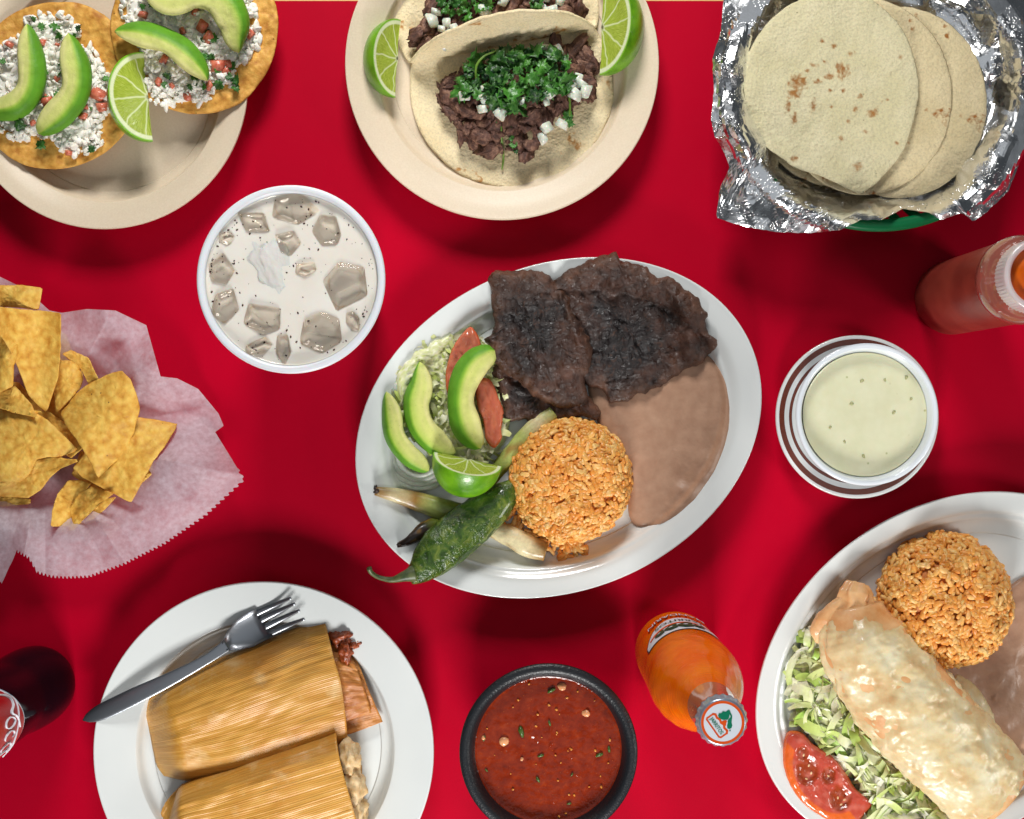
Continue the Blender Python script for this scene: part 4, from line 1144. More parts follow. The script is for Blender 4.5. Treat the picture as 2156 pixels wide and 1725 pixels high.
# ================================================================== rice mounds
def grain_mesh(seed):
    V, F = ico(2); rr = random.Random(seed)
    V = np.sign(V) * np.abs(V) ** np.array((.7, .9, .9)) * np.array((1, .47 * rr.uniform(.85, 1.15), .42)); bnd = rr.uniform(-.25, .25)
    V[:, 1] += bnd * V[:, 0] ** 2
    V[:, 0] = np.sign(V[:, 0]) * np.abs(V[:, 0]) ** .6
    return V, F
GR = [grain_mesh(s) for s in range(6)]
def rice(label, cx, cy, rx, ry, z0, h, seed, extra=()):
    rr = random.Random(seed)
    root = thing("rice_mound", label, "rice", P(cx, cy, z0), "molded rice mounds")
    c0 = P(cx, cy, z0 + h * .5)
    kx, ky = rx * (H - z0 - h * .5) / H / S, ry * (H - z0 - h * .5) / H / S
    def surf(a, q):    # q 0..1 from crown to foot
        # crown is flattish, the side steep
        ph = q * PI / 2
        r = math.sin(ph) ** .62; z = math.cos(ph) ** .70
        w = 1 + .03 * nz(math.cos(a) * 2 + seed, math.sin(a) * 2, q * 2) + .035 * nz(math.cos(a) * r * 5, math.sin(a) * r * 5, seed)
        return np.array((c0[0] + kx * r * w * math.cos(a), c0[1] + ky * r * w * math.sin(a), z0 + h * z * (1 + .15 * nz(math.cos(a) * r * 3, math.sin(a) * r * 3, seed))))
    Vc, Fc = [], []
    V, F = [], []
    for iq, q in enumerate(np.linspace(.02, 1, 22)):
        for ia in range(60):
            p = surf(2 * PI * ia / 60, q); ctr = np.array((c0[0], c0[1], z0)); V.append(ctr + (p - ctr) * .955)
    for iq in range(21):
        for ia in range(60):
            ja = (ia + 1) % 60; F.append((iq * 60 + ia, (iq + 1) * 60 + ia, (iq + 1) * 60 + ja, iq * 60 + ja))
    F.append(tuple(range(60)))
    part("core", V, F, M["rice_core"], root)
    spots = []
    N = 1800
    for i in range(N):
        a = rr.uniform(0, 2 * PI); q = math.sqrt(rr.random())
        r_ = rr.random() ** .5; q = (2 / PI) * math.asin(min(1, r_ ** (1 / .62))) if rr.random() < .72 else rr.uniform(.62, 1.0)
        p = surf(a, q); p2 = surf(a, min(1, q + .03)); p3 = surf(a + .05, q)
        n = np.cross(p2 - p, p3 - p); nl = np.linalg.norm(n)
        n = n / nl if nl > 1e-12 else np.array((0, 0, 1.0))
        if n[2] < 0: n = -n
        if n @ (p - np.array((c0[0], c0[1], z0))) < 0: n = -n
        p = p + n * rr.uniform(-.0010, .0012)
        zq = Vector(n).to_track_quat('Z', 'Y').to_matrix() @ Matrix.Rotation(rr.uniform(0, 2 * PI), 3, 'Z') @ Matrix.Rotation(rr.gauss(0, .30), 3, 'Y')
        spots.append((p, zq, rr.uniform(.0030, .0047), rr.randrange(6), n[2] + .3 * rr.random() + p[2] * 8))
    for (x, y) in extra:
        spots.append((np.array(P(x, y, z0 + .001 + rr.uniform(0, .003))), Matrix.Rotation(rr.uniform(0, 6.3), 3, 'Z'), rr.uniform(.0034, .0048), rr.randrange(6), -1))
    spots.sort(key=lambda s_: -s_[4])
    pal = [srgb(236, 164, 80), srgb(242, 180, 98), srgb(228, 146, 60), srgb(246, 194, 120), srgb(234, 156, 72)]
    meshes = [mesh_data("grain", v, f, M["rice_grain"], col=np.repeat(np.array(pal[s % 5])[None], len(v), 0)) for s, (v, f) in enumerate(GR)]
    off = Vector(root.location)
    for (p, zq, s, g, _) in spots[:300]:
        o = bpy.data.objects.new("grain", meshes[g]); o.location = Vector(p) - off; o.rotation_euler = zq.to_euler(); o.scale = (s, s, s)
        COL.objects.link(o); o.parent = root
    J = Join()
    for (p, zq, s, g, _) in spots[300:]:
        J.add(GR[g][0], GR[g][1], np.array(zq) * s, p, col=pal[rr.randrange(5)])
    V, F = J.get(); o = part("grain_mass", V, F, M["rice_grain"], root, col=J.cols()); o["kind"] = "stuff"
ex = [(1085 + random.gauss(0, 10), 1080 + random.gauss(0, 22)) for _ in range(26)] + [(1200 + random.gauss(0, 20), 1152 + random.gauss(0, 9)) for _ in range(60)] + [(1120 + random.gauss(0, 20), 1120 + random.gauss(0, 10)) for _ in range(40)]
rice("orange rice mound beside the grilled steak and green pepper", 1203, 1012, 126, 128, WELL, .034, 3.0, ex)
rice("orange rice mound beside the sauced burrito, partly in shade", 1996, 1268, 139, 139, WELL, .044, 9.0)

# ================================================================== refried beans
def beans(label, pts, h, seed, floor):
    a = np.array(pts); cx, cy = a[:, 0].mean(), a[:, 1].mean()
    V, F, _ = patty(pts, lambda x, y: min(floor(x, y), .0155) - .0003, h, (cx, cy), 140, 30, 7, 2.2, bump=lambda x, y, t: (.0018 * fbm(x / 55, y / 55, seed, 2) + .0004 * math.sin((x * .5 + y) / 17 + 2.5 * nz(x / 50, y / 50)) + .0022 * max(0, nz(x / 12, y / 12, seed) - .38)) * (1 - t ** 8), jag=1.5, seed=seed)
    solo("refried_beans", V, F, M["bean_puree"], label, "beans", "servings of refried beans")
beans("smooth brown refried beans spread between the rice mound and the steak", [(1240, 800), (1330, 760), (1430, 740), (1495, 750), (1526, 800), (1538, 868), (1531, 930), (1512, 985), (1480, 1040), (1436, 1082), (1382, 1107), (1340, 1108), (1324, 1085), (1322, 1040), (1310, 985), (1270, 920)], .0075, 2.0, FLOOR1)
beans("dull brown refried beans running under the sauced burrito at the photo's edge", [(1960, 1400), (2040, 1340), (2110, 1250), (2170, 1210), (2250, 1230), (2290, 1320), (2270, 1430), (2220, 1530), (2160, 1590), (2120, 1585), (2060, 1520), (1990, 1460)], .0070, 7.0, FLOOR2)

# ================================================================== steak
def steak_z(seed, folds):
    def f(x, y, t):
        e = 1 - t ** 10
        wx, wy = 14 * nz(x / 30, y / 30, seed), 14 * nz(x / 30, y / 30, seed + 5)
        z = .0042 * fbm(x / 60 + seed, y / 60, seed, 4) + .0009 * ridged((x + wx) / 26 + seed, (y + wy) / 20, seed) - .0014 * max(0, ridged((x + wx) / 47 + seed * 2, (y + wy) / 60, seed + 3) - .72) / .28 + .0006 * fbm(x / 8, y / 8, seed, 3)
        for (ax, ay, bx, by, wd, am) in folds:
            dx, dy = bx - ax, by - ay; L = dx * dx + dy * dy
            u = min(1, max(0, ((x - ax) * dx + (y - ay) * dy) / L)); d = math.hypot(x - ax - u * dx, y - ay - u * dy) + 8 * nz(x / 22, y / 22, seed)
            z += am * math.exp(-(d / wd) ** 2)
        return z * e
    return f
root = thing("grilled_steak", "dark charred grilled steak in folded slabs on the oval platter", "steak", P(1250, 720, WELL))
def steak_col(cx, cy, r, seed):
    def f(x, y, t, top):
        d = math.hypot(x - cx, y - cy) / r + .5 * nz(x / 40 + seed, y / 40)
        c_ = lerp((.012, .008, .0080), (.064, .027, .0170), sstep(.25, 1.1, d))
        return lerp(c_, (.13, .060, .034), sstep(.78, 1.0, t + .22 * nz(x / 22, y / 22, seed)) * .5)
    return f
def sbase(z, c, dm):
    return lambda x, y: max(FLOOR1(x, y) + .0012, z) + dm * (((x - c[0]) / 200) ** 2 + ((y - c[1]) / 200) ** 2)
V, F, C = patty([(1170, 587), (1196, 572), (1220, 557), (1272, 536), (1300, 533), (1308, 553), (1350, 557), (1368, 570), (1385, 584), (1411, 583), (1441, 609), (1472, 630), (1487, 661), (1489, 700), (1511, 717), (1498, 743), (1450, 778), (1420, 795), (1394, 813), (1360, 826), (1333, 838), (1307, 848), (1283, 842), (1270, 822), (1237, 812), (1190, 790), (1170, 700), (1150, 640)],
                sbase(.0125, (1330, 690), .003), .0085, (1330, 690), 220, 46, 8, 2, steak_z(1.7, [(1215, 655, 1290, 600, 14, .0045), (1290, 600, 1385, 590, 12, .003), (1400, 600, 1425, 760, 14, -.004), (1440, 640, 1460, 740, 12, .004), (1260, 805, 1400, 800, 12, -.0035), (1300, 825, 1380, 812, 8, .003), (1225, 570, 1300, 545, 9, .004), (1395, 590, 1440, 660, 8, .003)]), jag=7, jagf=7, seed=1.0, colf=steak_col(1310, 720, 150, 1.0))
part("slab", V, F, M["steak"], root, col=C)
V, F, C = patty([(1036, 740), (1048, 765), (1100, 770), (1200, 800), (1240, 835), (1264, 862), (1256, 886), (1232, 878), (1211, 884), (1177, 892), (1133, 889), (1100, 884), (1068, 888), (1058, 856), (1040, 813)],
                sbase(.0115, (1140, 830), .003), .0075, (1140, 830), 180, 30, 8, 2, steak_z(4.4, [(1215, 850, 1250, 868, 14, .005), (1080, 800, 1180, 840, 10, -.003), (1190, 860, 1205, 885, 8, .003)]), jag=6, jagf=7, seed=2.0, colf=steak_col(1100, 830, 40, 2.0))
part("lower_flap", V, F, M["steak"], root, col=C)
V, F, C = patty([(1029, 591), (1044, 573), (1081, 570), (1111, 569), (1150, 575), (1166, 590), (1185, 603), (1200, 622), (1212, 655), (1230, 691), (1247, 735), (1243, 770), (1232, 805), (1238, 850), (1205, 862), (1165, 856), (1120, 830), (1085, 800), (1050, 775), (1038, 755), (1022, 717), (1038, 698), (1036, 639), (1034, 605)],
                sbase(.0165, (1130, 700), .003), .0095, (1130, 705), 220, 46, 8, 2, steak_z(7.9, [(1060, 580, 1160, 590, 9, .003), (1050, 770, 1150, 840, 8, .003), (1180, 620, 1220, 720, 10, .003), (1090, 640, 1120, 740, 18, -.002)]), jag=6, jagf=7, seed=3.0, colf=steak_col(1120, 690, 110, 3.0))
part("slab", V, F, M["steak"], root, col=C)

# ================================================================== salad beside the steak
def shreds(name, label, poly, n, z0, h, seed, cat, palette, L=(30, 70), W=(4, 10), floor=None):
    rr = random.Random(seed); J = Join()
    for (x, y) in scatter(poly, n, 3.0):
        a = rr.uniform(0, 2 * PI); ln = rr.uniform(*L); wd = rr.uniform(*W); k = rr.uniform(-2.2, 2.2); z = z0 + h * rr.random(); tw = rr.uniform(-2.2, 2.2); cc = palette[rr.randrange(len(palette))]
        c2 = palette[rr.randrange(len(palette))]
        ns = 9; pts = []; ax, ay = x - math.cos(a) * ln * .5, y - math.sin(a) * ln * .5; lift = rr.uniform(0, .005); ph = rr.gauss(0, .6)
        V, F, C = [], [], []
        for i in range(ns):
            s = i / (ns - 1); aa = a + k * (s - .5)
            ax += math.cos(aa) * ln / ns; ay += math.sin(aa) * ln / ns
            rol = .6 * tw * (s - .5) + ph
            w = wd * (1 - .28 * abs(2 * s - 1) ** 4) * (1 + .25 * nz(s * 4, x * .3, y * .3))
            nx, ny = -math.sin(aa), math.cos(aa)
            zz = z + lift * math.sin(PI * s)
            for q, dzz in ((-1, 0), (0, .0006), (1, 0)):
                V.append(P(ax + nx * w * q * math.cos(rol), ay + ny * w * q * math.cos(rol), max(floor(ax, ay) + .0003, zz + dzz + m(w) * q * math.sin(rol) * .8 + .0012 * abs(q))))
                C.append(lerp(cc, c2, s))
        for i in range(ns - 1):
            for q in range(2):
                F.append((i * 3 + q, i * 3 + q + 1, i * 3 + q + 4, i * 3 + q + 3))
        J.add(V, F, col=C)
    V, F, C = patty([(q[0], q[1]) for q in poly], lambda x, y: floor(x, y) - .0002, h * .95, None, 120, 30, 4, 2, bump=lambda x, y, t: (.003 * fbm(x / 14, y / 14, seed) + .002 * ridged(x / 9, y / 9, seed)) * (1 - t ** 6), jag=6, seed=seed, colf=lambda x, y, t, top: palette[int(abs(nz(x / 12, y / 12, seed)) * 9) % len(palette)])
    J.add(V, F, col=C)
    V, F = J.get()
    o = solo(name, V, F, M["lettuce"], label, cat, kind="stuff", col=J.cols())
    return o
PAL1 = [srgb(226, 228, 180), srgb(218, 224, 158), srgb(236, 236, 206), srgb(200, 212, 124), srgb(232, 230, 190), srgb(184, 202, 106)]
shreds("shredded_lettuce", "pale shredded lettuce heaped under the avocado on the steak platter", [(835, 810), (862, 755), (905, 725), (955, 705), (1010, 715), (1050, 760), (1070, 880), (1050, 950), (990, 975), (910, 950), (850, 890)], 420, WELL, .012, 5, "lettuce", PAL1, (22, 48), (3, 8), FLOOR1)
# onion rings: thin curved bands
root = thing("onion_slice", "white raw onion slice in rings under the lowest avocado slice", "onion", P(868, 958, WELL))
for i, (r, zz) in enumerate(((82, .0095), (69, .0105), (57, .0112), (45, .0118))):
    path = []
    for t in np.linspace(0, 2 * PI, 40):
        path.append(P(882 + r * math.cos(t) * .98, 946 + r * math.sin(t) * 1.02 + 3 * i, zz + .0008 * math.sin(3 * t)))
    V, F, _ = tube(path, [m(6.4)], 10, .9, n=90, caps=False); part("ring", V, F, M["onion_ring"], root)
copies(root, "diced_piece", ONION, [(P(x, y, .020), rot3(), m(s)) for x, y, s in [(838, 818, 16), (852, 795, 18), (862, 780, 14), (845, 838, 12)]])

# tomato slices behind the avocado
TOMC = dict(skin=(.62, .10, .028), flesh=(.60, .17, .085), inner=(.50, .115, .06))
def tomato_col(seed):
    def f(x, y, t, top):
        return lerp(TOMC['flesh'], TOMC['inner'], max(0, min(1, .5 + 1.4 * nz(x / 9 + seed, y / 22)))) if t < .88 else lerp(TOMC['flesh'], TOMC['skin'], min(1, (t - .88) / .1))
    return f
for lb, pts, z, sl, sd in (("tomato wedge standing upright behind the large avocado slice by the steak", [(990, 688), (1003, 700), (1012, 722), (1012, 760), (1000, 800), (975, 830), (945, 835), (938, 800), (942, 765), (953, 732), (970, 706)], .026, (.25, .05), 1.0),
                           ("tomato slice lying flat between the avocado and the charred meat edge", [(1005, 800), (1033, 800), (1050, 838), (1060, 866), (1056, 900), (1056, 925), (1040, 944), (1022, 925), (1018, 890), (1004, 850)], .024, (-.1, .0), 5.0)):
    a = np.array(pts); c0 = a.mean(0)
    V, F, C = patty(pts, lambda x, y: z + sl[0] * m(x - c0[0]) + sl[1] * m(y - c0[1]), .0045, tuple(c0), 110, 24, 12, 2, bump=lambda x, y, t: .0011 * fbm(x / 10, y / 20, sd), jag=1.0, seed=sd, colf=tomato_col(sd))
    solo("tomato_slice", V, F, M["tomato"], lb, "tomato", "tomato pieces", col=C)
avocado("avocado slice nearest the platter's rim, over the onion rings", [(813, 825), (824, 868), (834, 915), (858, 955), (885, 978), (903, 992)], 25, -1, .0195, .014, .26, (.72, .5), zs=[0, .003, .004, .003, .0])
avocado("avocado slice between two others, a small cut across its middle", [(884, 762), (886, 805), (880, 850), (890, 897), (915, 930), (945, 950), (960, 952)], 31, -1, .0225, .014, .22, (.72, .5), zs=[0, .002, .004, .003, .0])
avocado("thick avocado slice lying over tomato and touching the steak", [(1042, 738), (1003, 762), (980, 805), (974, 855), (985, 905), (1012, 945)], 34, -1, .0305, .014, .36, (.36, .45))
lime("lime wedge on the steak platter, skin side towards the green pepper", 985, 966, 103, 80, -6, 68, .034, elong=.90)

# grilled scallions
SC = dict(w=srgb(226, 212, 168), g=srgb(176, 186, 104), d=srgb(120, 132, 50), b=srgb(150, 108, 48), k=srgb(38, 24, 16))
def scal(label, path, radii, cols, roots=None, n=40):
    sd = path[0][0]
    rl = np.interp(np.linspace(0, 1, len(path)), np.linspace(0, 1, len(radii)), radii)
    path = [(x_, y_, max(z_, FLOOR1(x_, y_) + .80 * m(r_) + .0004)) for (x_, y_, z_), r_ in zip(path, rl)]
    def cf(s, a):
        c = [SC[q] for q in cols]; v = s * (len(c) - 1); i = min(len(c) - 2, int(v)); q = lerp(c[i], c[i + 1], v - i)
        return lerp(q, SC['b'], max(0, min(.8, 1.5 * nz(s * 6 + sd, math.cos(a) * 1.5, math.sin(a) * 1.5) - .2)))
    V, F, C = tube([P(*q) for q in path], [m(r) for r in radii], 28, .85, nfn=lambda s, a: 1 + .05 * math.sin(a * 9 + s) * .5 + .07 * nz(s * 8, math.cos(a) * 2, math.sin(a) * 2 + sd), n=n, colf=cf)
    root = thing("grilled_scallion", label, "scallion", P(path[0][0], path[0][1], WELL), "grilled scallions")
    part("stalk", V, F, M["scallion"], root, col=C)
    if roots:
        x, y, dx, dy, nn = roots
        for i in range(nn):
            a = math.atan2(dy, dx) + random.uniform(-.8, .8); L = math.hypot(dx, dy) * random.uniform(.5, 1)
            z = path[0][2] + random.uniform(-.001, .004)
            V, F, _ = tube([P(x, y, z), P(x + math.cos(a) * L * .5, y + math.sin(a) * L * .5, z + .001), P(x + math.cos(a + .3) * L, y + math.sin(a + .3) * L, z)], [m(4), m(3), m(1.6)], 8, n=10)
            part("root_tuft", V, F, M["char"], root)
scal("grilled scallion with charred root tuft, pointing at the platter's rim under the lime", [(790, 1034, .019), (830, 1042, .017), (880, 1056, .0155), (940, 1075, .0145), (990, 1085, .013)], [9, 16, 21, 23, 20], "bwbgdd", (796, 1034, -17, -4, 7))
scal("pale grilled scallion stalk emerging from under the steak beside the rice", [(1165, 868, .014), (1120, 905, .015), (1085, 945, .016), (1052, 985, .0155), (1028, 1018, .014)], [17, 18, 18, 17, 14], "gwggdd")
scal("white bulb end of a grilled scallion just under the rice mound", [(1150, 1162, .0150), (1118, 1152, .0145), (1070, 1128, .0140), (1020, 1108, .0125), (975, 1098, .012)], [20, 24, 21, 15, 13], "bwwwgg")
scal("blackened scallion root sticking out behind the green pepper", [(838, 1148, .020), (862, 1138, .018), (890, 1118, .016), (920, 1105, .014)], [5, 11, 17, 18], "kkkd", (842, 1148, -6, 4, 4))
# pepper
root = thing("roasted_pepper", "blistered dark green roasted pepper with curled stem on the steak platter", "pepper", P(980, 1110, WELL))
V, F, _ = tube([P(1092, 1008, .020), P(1060, 1045, .025), P(1020, 1082, .027), P(970, 1122, .028), P(920, 1166, .031), P(884, 1202, .035), P(862, 1216, .038)], [m(5), m(30), m(41), m(46), m(48), m(47), m(36), m(16)], 44, .62,
               nfn=lambda s, a: 1 + .05 * fbm(s * 9, math.cos(a) * 2.2, math.sin(a) * 2.2, 3) + .03 * math.cos(3 * a + 1), n=80)
part("body", V, F, M["pepper"], root)
V, F, _ = tube([P(872, 1208, .041), P(850, 1214, .043), P(825, 1221, .043), P(798, 1216, .043), P(782, 1206, .044), P(777, 1196, .046)], [m(17), m(11), m(6.5), m(5), m(4.5), m(5.5)], 14, n=40)
part("stem", V, F, M["pepper_stem"], root)

# ================================================================== burrito platter
PAL2 = [srgb(226, 230, 176), srgb(204, 220, 132), srgb(238, 238, 214), srgb(216, 224, 156), srgb(236, 235, 206), srgb(170, 204, 96), srgb(226, 229, 180), srgb(238, 236, 210), srgb(192, 214, 112)]
shreds("shredded_lettuce", "bright shredded lettuce strewn along the sauced burrito's lower side", [(1694, 1350), (1712, 1335), (1735, 1390), (1770, 1470), (1810, 1530), (1870, 1600), (1940, 1670), (1990, 1710), (1985, 1780), (1900, 1780), (1850, 1725), (1805, 1650), (1745, 1575), (1690, 1530), (1672, 1480), (1675, 1400)], 620, WELL, .015, 15, "lettuce", PAL2, (34, 90), (3, 11), FLOOR2)
bp = [P(1800, 1275, .030), P(1813, 1335, .031), P(1858, 1412, .032), P(1914, 1486, .032), P(1978, 1556, .032), P(2038, 1616, .031), P(2102, 1672, .028)]
brad = [m(q) for q in (56, 92, 99, 102, 104, 103, 101, 98, 86)]
def bn(s, a):
    return 1 + .035 * fbm(s * 7, math.cos(a) * 1.6, math.sin(a) * 1.6, 3)
broot = thing("sauced_burrito", "large fried burrito covered with creamy white sauce on the oval platter", "burrito", P(1930, 1490, WELL))
V, F, _ = tube(bp, brad, 64, .70, nfn=bn, n=110); part("tortilla_wrap", V, F, M["fried_tortilla"], broot)
def sn(s, a):
    up = math.sin(a)
    edge = (up + .10 + .30 * nz(s * 9, a * 2.2, 4.0) + .12 * nz(s * 20, a * 5, 1.0)) 
    d = sstep(-.10, .35, edge) * .052 - .014
    d += .072 * fbm(s * 12, math.cos(a) * 2.6, math.sin(a) * 2.6, 3) + .018 * ridged(s * 17 + math.cos(a) * 2, math.cos(a) * 3.4, math.sin(a) * 3.4)
    for (hs, ha, hr) in ((.47, 2.75, .10), (.62, 2.85, .05), (.08, 2.4, .14), (.16, 2.75, .10), (.54, 2.6, .05)):     # bare patches of tortilla
        d -= .09 * math.exp(-(((s - hs) / hr) ** 2 + ((a - ha) / (hr * 3.2)) ** 2) * 1.6)
    if s < .08: d -= .14 * (1 - s / .08)
    if s > .96: d -= .08 * (s - .96) / .04
    return bn(s, a) * (1 + d)
V, F, _ = tube(bp, brad, 160, .70, nfn=sn, n=260, caps=False); part("white_sauce", V, F, M["white_sauce"], broot)
# gathered fold at the burrito's end
V, F, _ = tube([P(1800, 1300, .033), P(1800, 1268, .034), P(1803, 1240, .034), P(1805, 1228, .033)], [m(58), m(44), m(36), m(33), m(20)], 80, .62,
               nfn=lambda s, a: 1 + (.04 + .13 * s) * math.sin(7 * a + 1.5 * nz(s * 3, a)) + .10 * nz(s * 4, math.cos(a) * 2, math.sin(a) * 2), n=44)
part("folded_end", V, F, M["fried_tortilla"], broot)
V, F, _ = tube([P(1726, 1352, .026), P(1728, 1325, .030), P(1748, 1296, .034), P(1776, 1262, .036)], [m(10), m(22), m(22), m(18), m(10)], 24, .6, nfn=lambda s, a: 1 + .15 * nz(s * 6, math.cos(a) * 2, math.sin(a) * 2), n=40)
part("folded_flap", V, F, M["fried_tortilla"], broot)
# pool of sauce along both sides
for pts, sd in (([(2010, 1420), (2050, 1440), (2085, 1490), (2110, 1550), (2150, 1585), (2170, 1620), (2120, 1640), (2050, 1560), (2000, 1480)], 3.0),
                ([(1760, 1560), (1800, 1560), (1850, 1620), (1910, 1690), (1930, 1730), (1880, 1735), (1835, 1700), (1800, 1640)], 8.0)):
    V, F, _ = patty(pts, lambda x, y: FLOOR2(x, y) + .005, .0042, None, 80, 14, 5, 2, bump=lambda x, y, t: .0012 * fbm(x / 20, y / 20, sd), jag=4, seed=sd)
    part("sauce_pool", V, F, M["white_sauce"], broot)
# tomato half slice
tp = [(1688, 1541), (1712, 1566), (1754, 1592), (1782, 1628), (1803, 1662), (1838, 1690), (1828, 1712), (1800, 1736), (1755, 1738), (1712, 1716), (1676, 1682), (1654, 1642), (1645, 1605), (1648, 1568), (1659, 1540)]
def th_col(x, y, t, top):
    a = math.atan2(y - 1640, x - 1735)
    # rind on the lower-left arc, pulp inside, seed pockets
    rind = sstep(.70, .76, t) if (a > .9 or a < -2.35) else sstep(.93, .97, t)
    c = (.52, .075, .045)
    for (hx, hy, hr) in ((1700, 1622, 26), (1770, 1680, 24), (1690, 1585, 13), (1745, 1632, 16)):
        d = math.hypot(x - hx, (y - hy) * .8) / hr
        c = lerp((.34, .05, .012), c, sstep(.7, 1.1, d + .25 * nz(x / 9, y / 9)))
    c = lerp(c, (.62, .17, .12), max(0, min(.8, nz(x / 14, y / 14, 2) * 1.3)))
    return lerp(c, (.72, .135, .022), rind)
def th_b(x, y, t):
    z = .0008 * fbm(x / 14, y / 14, 3.0)
    for (hx, hy, hr) in ((1700, 1622, 26), (1770, 1680, 24), (1690, 1585, 13), (1745, 1632, 16)):
        z -= .003 * (1 - sstep(.5, 1.1, math.hypot(x - hx, (y - hy) * .8) / hr))
    return z * (1 - t ** 10)
V, F, C = patty(tp, lambda x, y: .014 + .04 * m(1740 - x), .012, (1735, 1640), 150, 40, 10, 2, bump=th_b, jag=.8, seed=2.0, colf=th_col, pw=1.15)
root = thing("tomato_slice", "thick half slice of tomato with seed pockets at the burrito platter's rim", "tomato", P(1735, 1640, WELL), "tomato pieces")
part("flesh", V, F, M["tomato"], root, col=C)
J = Join(); sdm = lump(2, 2.0, .1)
for (x, y) in ((1703, 1612), (1708, 1628), (1698, 1640), (1764, 1680), (1778, 1684), (1771, 1694), (1692, 1590), (1744, 1634)):
    J.add(sdm[0] * np.array((1, .6, .4)), sdm[1], rotm(0, 0, random.uniform(0, 3)) * m(3.2), P(x, y, .0240))
V, F = J.get(); o = part("seeds", V, F, M["masa"], root); o["kind"] = "stuff"

# ================================================================== tamales and fork
def coons(top, right, bottom, left, nu, nv):
    """curves in layout units: top and bottom run left-to-right, left and right run top-to-bottom"""
    T = np.array(resample(catmull(top, 10), nu)); B = np.array(resample(catmull(bottom, 10), nu))
    L = np.array(resample(catmull(left, 10), nv)); R = np.array(resample(catmull(right, 10), nv))
    G = np.zeros((nv, nu, 2))
    for j in range(nv):
        v = j / (nv - 1)
        for i in range(nu):
            u = i / (nu - 1)
            G[j, i] = (1 - v) * T[i] + v * B[i] + (1 - u) * L[j] + u * R[j] - ((1 - u) * (1 - v) * T[0] + u * (1 - v) * T[-1] + (1 - u) * v * B[0] + u * v * B[-1])
    return G
def husk(name, parent, curves, zfn, seed, nu=90, nv=150, ridge=.00028, thick=.0009, mat_="husk"):
    G = coons(*curves, nu, nv); V, UV, F = [], [], []
    for j in range(nv):
        for i in range(nu):
            u, v = i / (nu - 1), j / (nv - 1)
            z = zfn(u, v) + ridge * (.8 * nz(v * 70, u * .8, seed) + .9 * nz(v * 31, u * .8, seed + 4) * max(0, nz(v * 5, u * 1.5, seed + 2) + .4)) + .0022 * fbm(u * 3, v * 4, seed, 3)
            V.append(P(G[j, i, 0], G[j, i, 1], z)); UV.append((u + seed, v + .03 * nz(u * 2, v * 3, seed)))
    for j in range(nv - 1):
        for i in range(nu - 1):
            q = j * nu + i; F.append((q, q + nu, q + nu + 1, q + 1))
    o = part(name, V, F, M[mat_], parent, uv=UV)
    sm = o.modifiers.new("solid", 'SOLIDIFY'); sm.thickness = thick; sm.offset = -1
    return o
def pillow(zb, T, pu0=.10, pu1=.0, end=.6, pv=.16):
    def f(u, v):
        a = sstep(0, pu0, u) if pu0 else 1
        a *= 1 - (1 - end) * sstep(.55, 1.0, u) if pu1 == 0 else sstep(0, pu1, 1 - u)
        q = min(v, 1 - v) / pv
        b_ = math.sqrt(max(0, 1 - (1 - min(1, q)) ** 2)) * (.82 + .18 * math.sin(PI * v))
        return zb + T * a ** .6 * b_
    return f
t1_ = thing("tamale", "upper corn husk tamale, the fork lying against it", "tamale", P(520, 1480, WELL), "tamales")
husk("under_husk", t1_, ([(600, 1372), (700, 1358), (722, 1368), (748, 1384)], [(748, 1384), (762, 1415), (776, 1452), (806, 1520)], [(600, 1560), (690, 1552), (735, 1546), (806, 1520)], [(600, 1372), (600, 1460), (600, 1560)]), lambda u, v: .0125 + .006 * (1 - u) + .004 * math.sin(v * PI), 3.0, 50, 90, mat_="stained_husk")
husk("inner_husk", t1_, ([(600, 1380), (700, 1372), (745, 1392)], [(745, 1392), (768, 1455), (782, 1500)], [(600, 1530), (690, 1530), (782, 1500)], [(600, 1380), (600, 1460), (600, 1530)]), lambda u, v: .0175 + .006 * (1 - u) + .003 * math.sin(v * PI), 5.0, 40, 70, mat_="stained_husk")
V, F = lump(4, 5.0, .5, 1.6, .10, 4); V = V * np.array((m(26), m(20), .008)) + np.array(P(722, 1342, .016)); part("filling", V, F, M["red_pork"], t1_)
V, F = lump(4, 8.0, .5, 1.8, .10, 4); V = V * np.array((m(19), m(15), .007)) + np.array(P(745, 1352, .015)); part("filling", V, F, M["red_pork"], t1_)
V, F = lump(4, 6.0, .5, 1.8, .10, 4); V = V * np.array((m(14), m(22), .006)) + np.array(P(728, 1372, .020)); part("filling", V, F, M["red_pork"], t1_)
V, F = lump(4, 9.0, .4, 1.8, .10, 4); V = V * np.array((m(60), m(85), .012)) + np.array(P(660, 1440, .016)); part("masa", V, F, M["masa"], t1_)
husk("outer_husk", t1_, ([(291, 1479), (345, 1446), (402, 1414), (470, 1382), (547, 1353), (620, 1322), (681, 1301)], [(681, 1301), (691, 1338), (704, 1390), (717, 1436), (727, 1504), (733, 1571)],
     [(345, 1634), (402, 1645), (500, 1640), (600, 1610), (680, 1585), (733, 1571)], [(291, 1479), (312, 1533), (322, 1580), (330, 1612), (345, 1634)]), pillow(WELL + .0015, .030, .16, 0, .62, .22), 1.0)
t2_ = thing("tamale", "lower corn husk tamale, cut off by the photo's bottom edge", "tamale", P(560, 1680, WELL), "tamales")
for i, (x, y, r1, r2, sd) in enumerate(((735, 1600, 24, 38, 3.0), (745, 1660, 26, 40, 6.0), (752, 1712, 22, 36, 9.0))):
    V, F = lump(4, sd, .35, 1.8, .08, 4); V = V * np.array((m(r1), m(r2), .012)) + np.array(P(x, y, .022)); part("masa", V, F, M["masa"], t2_)
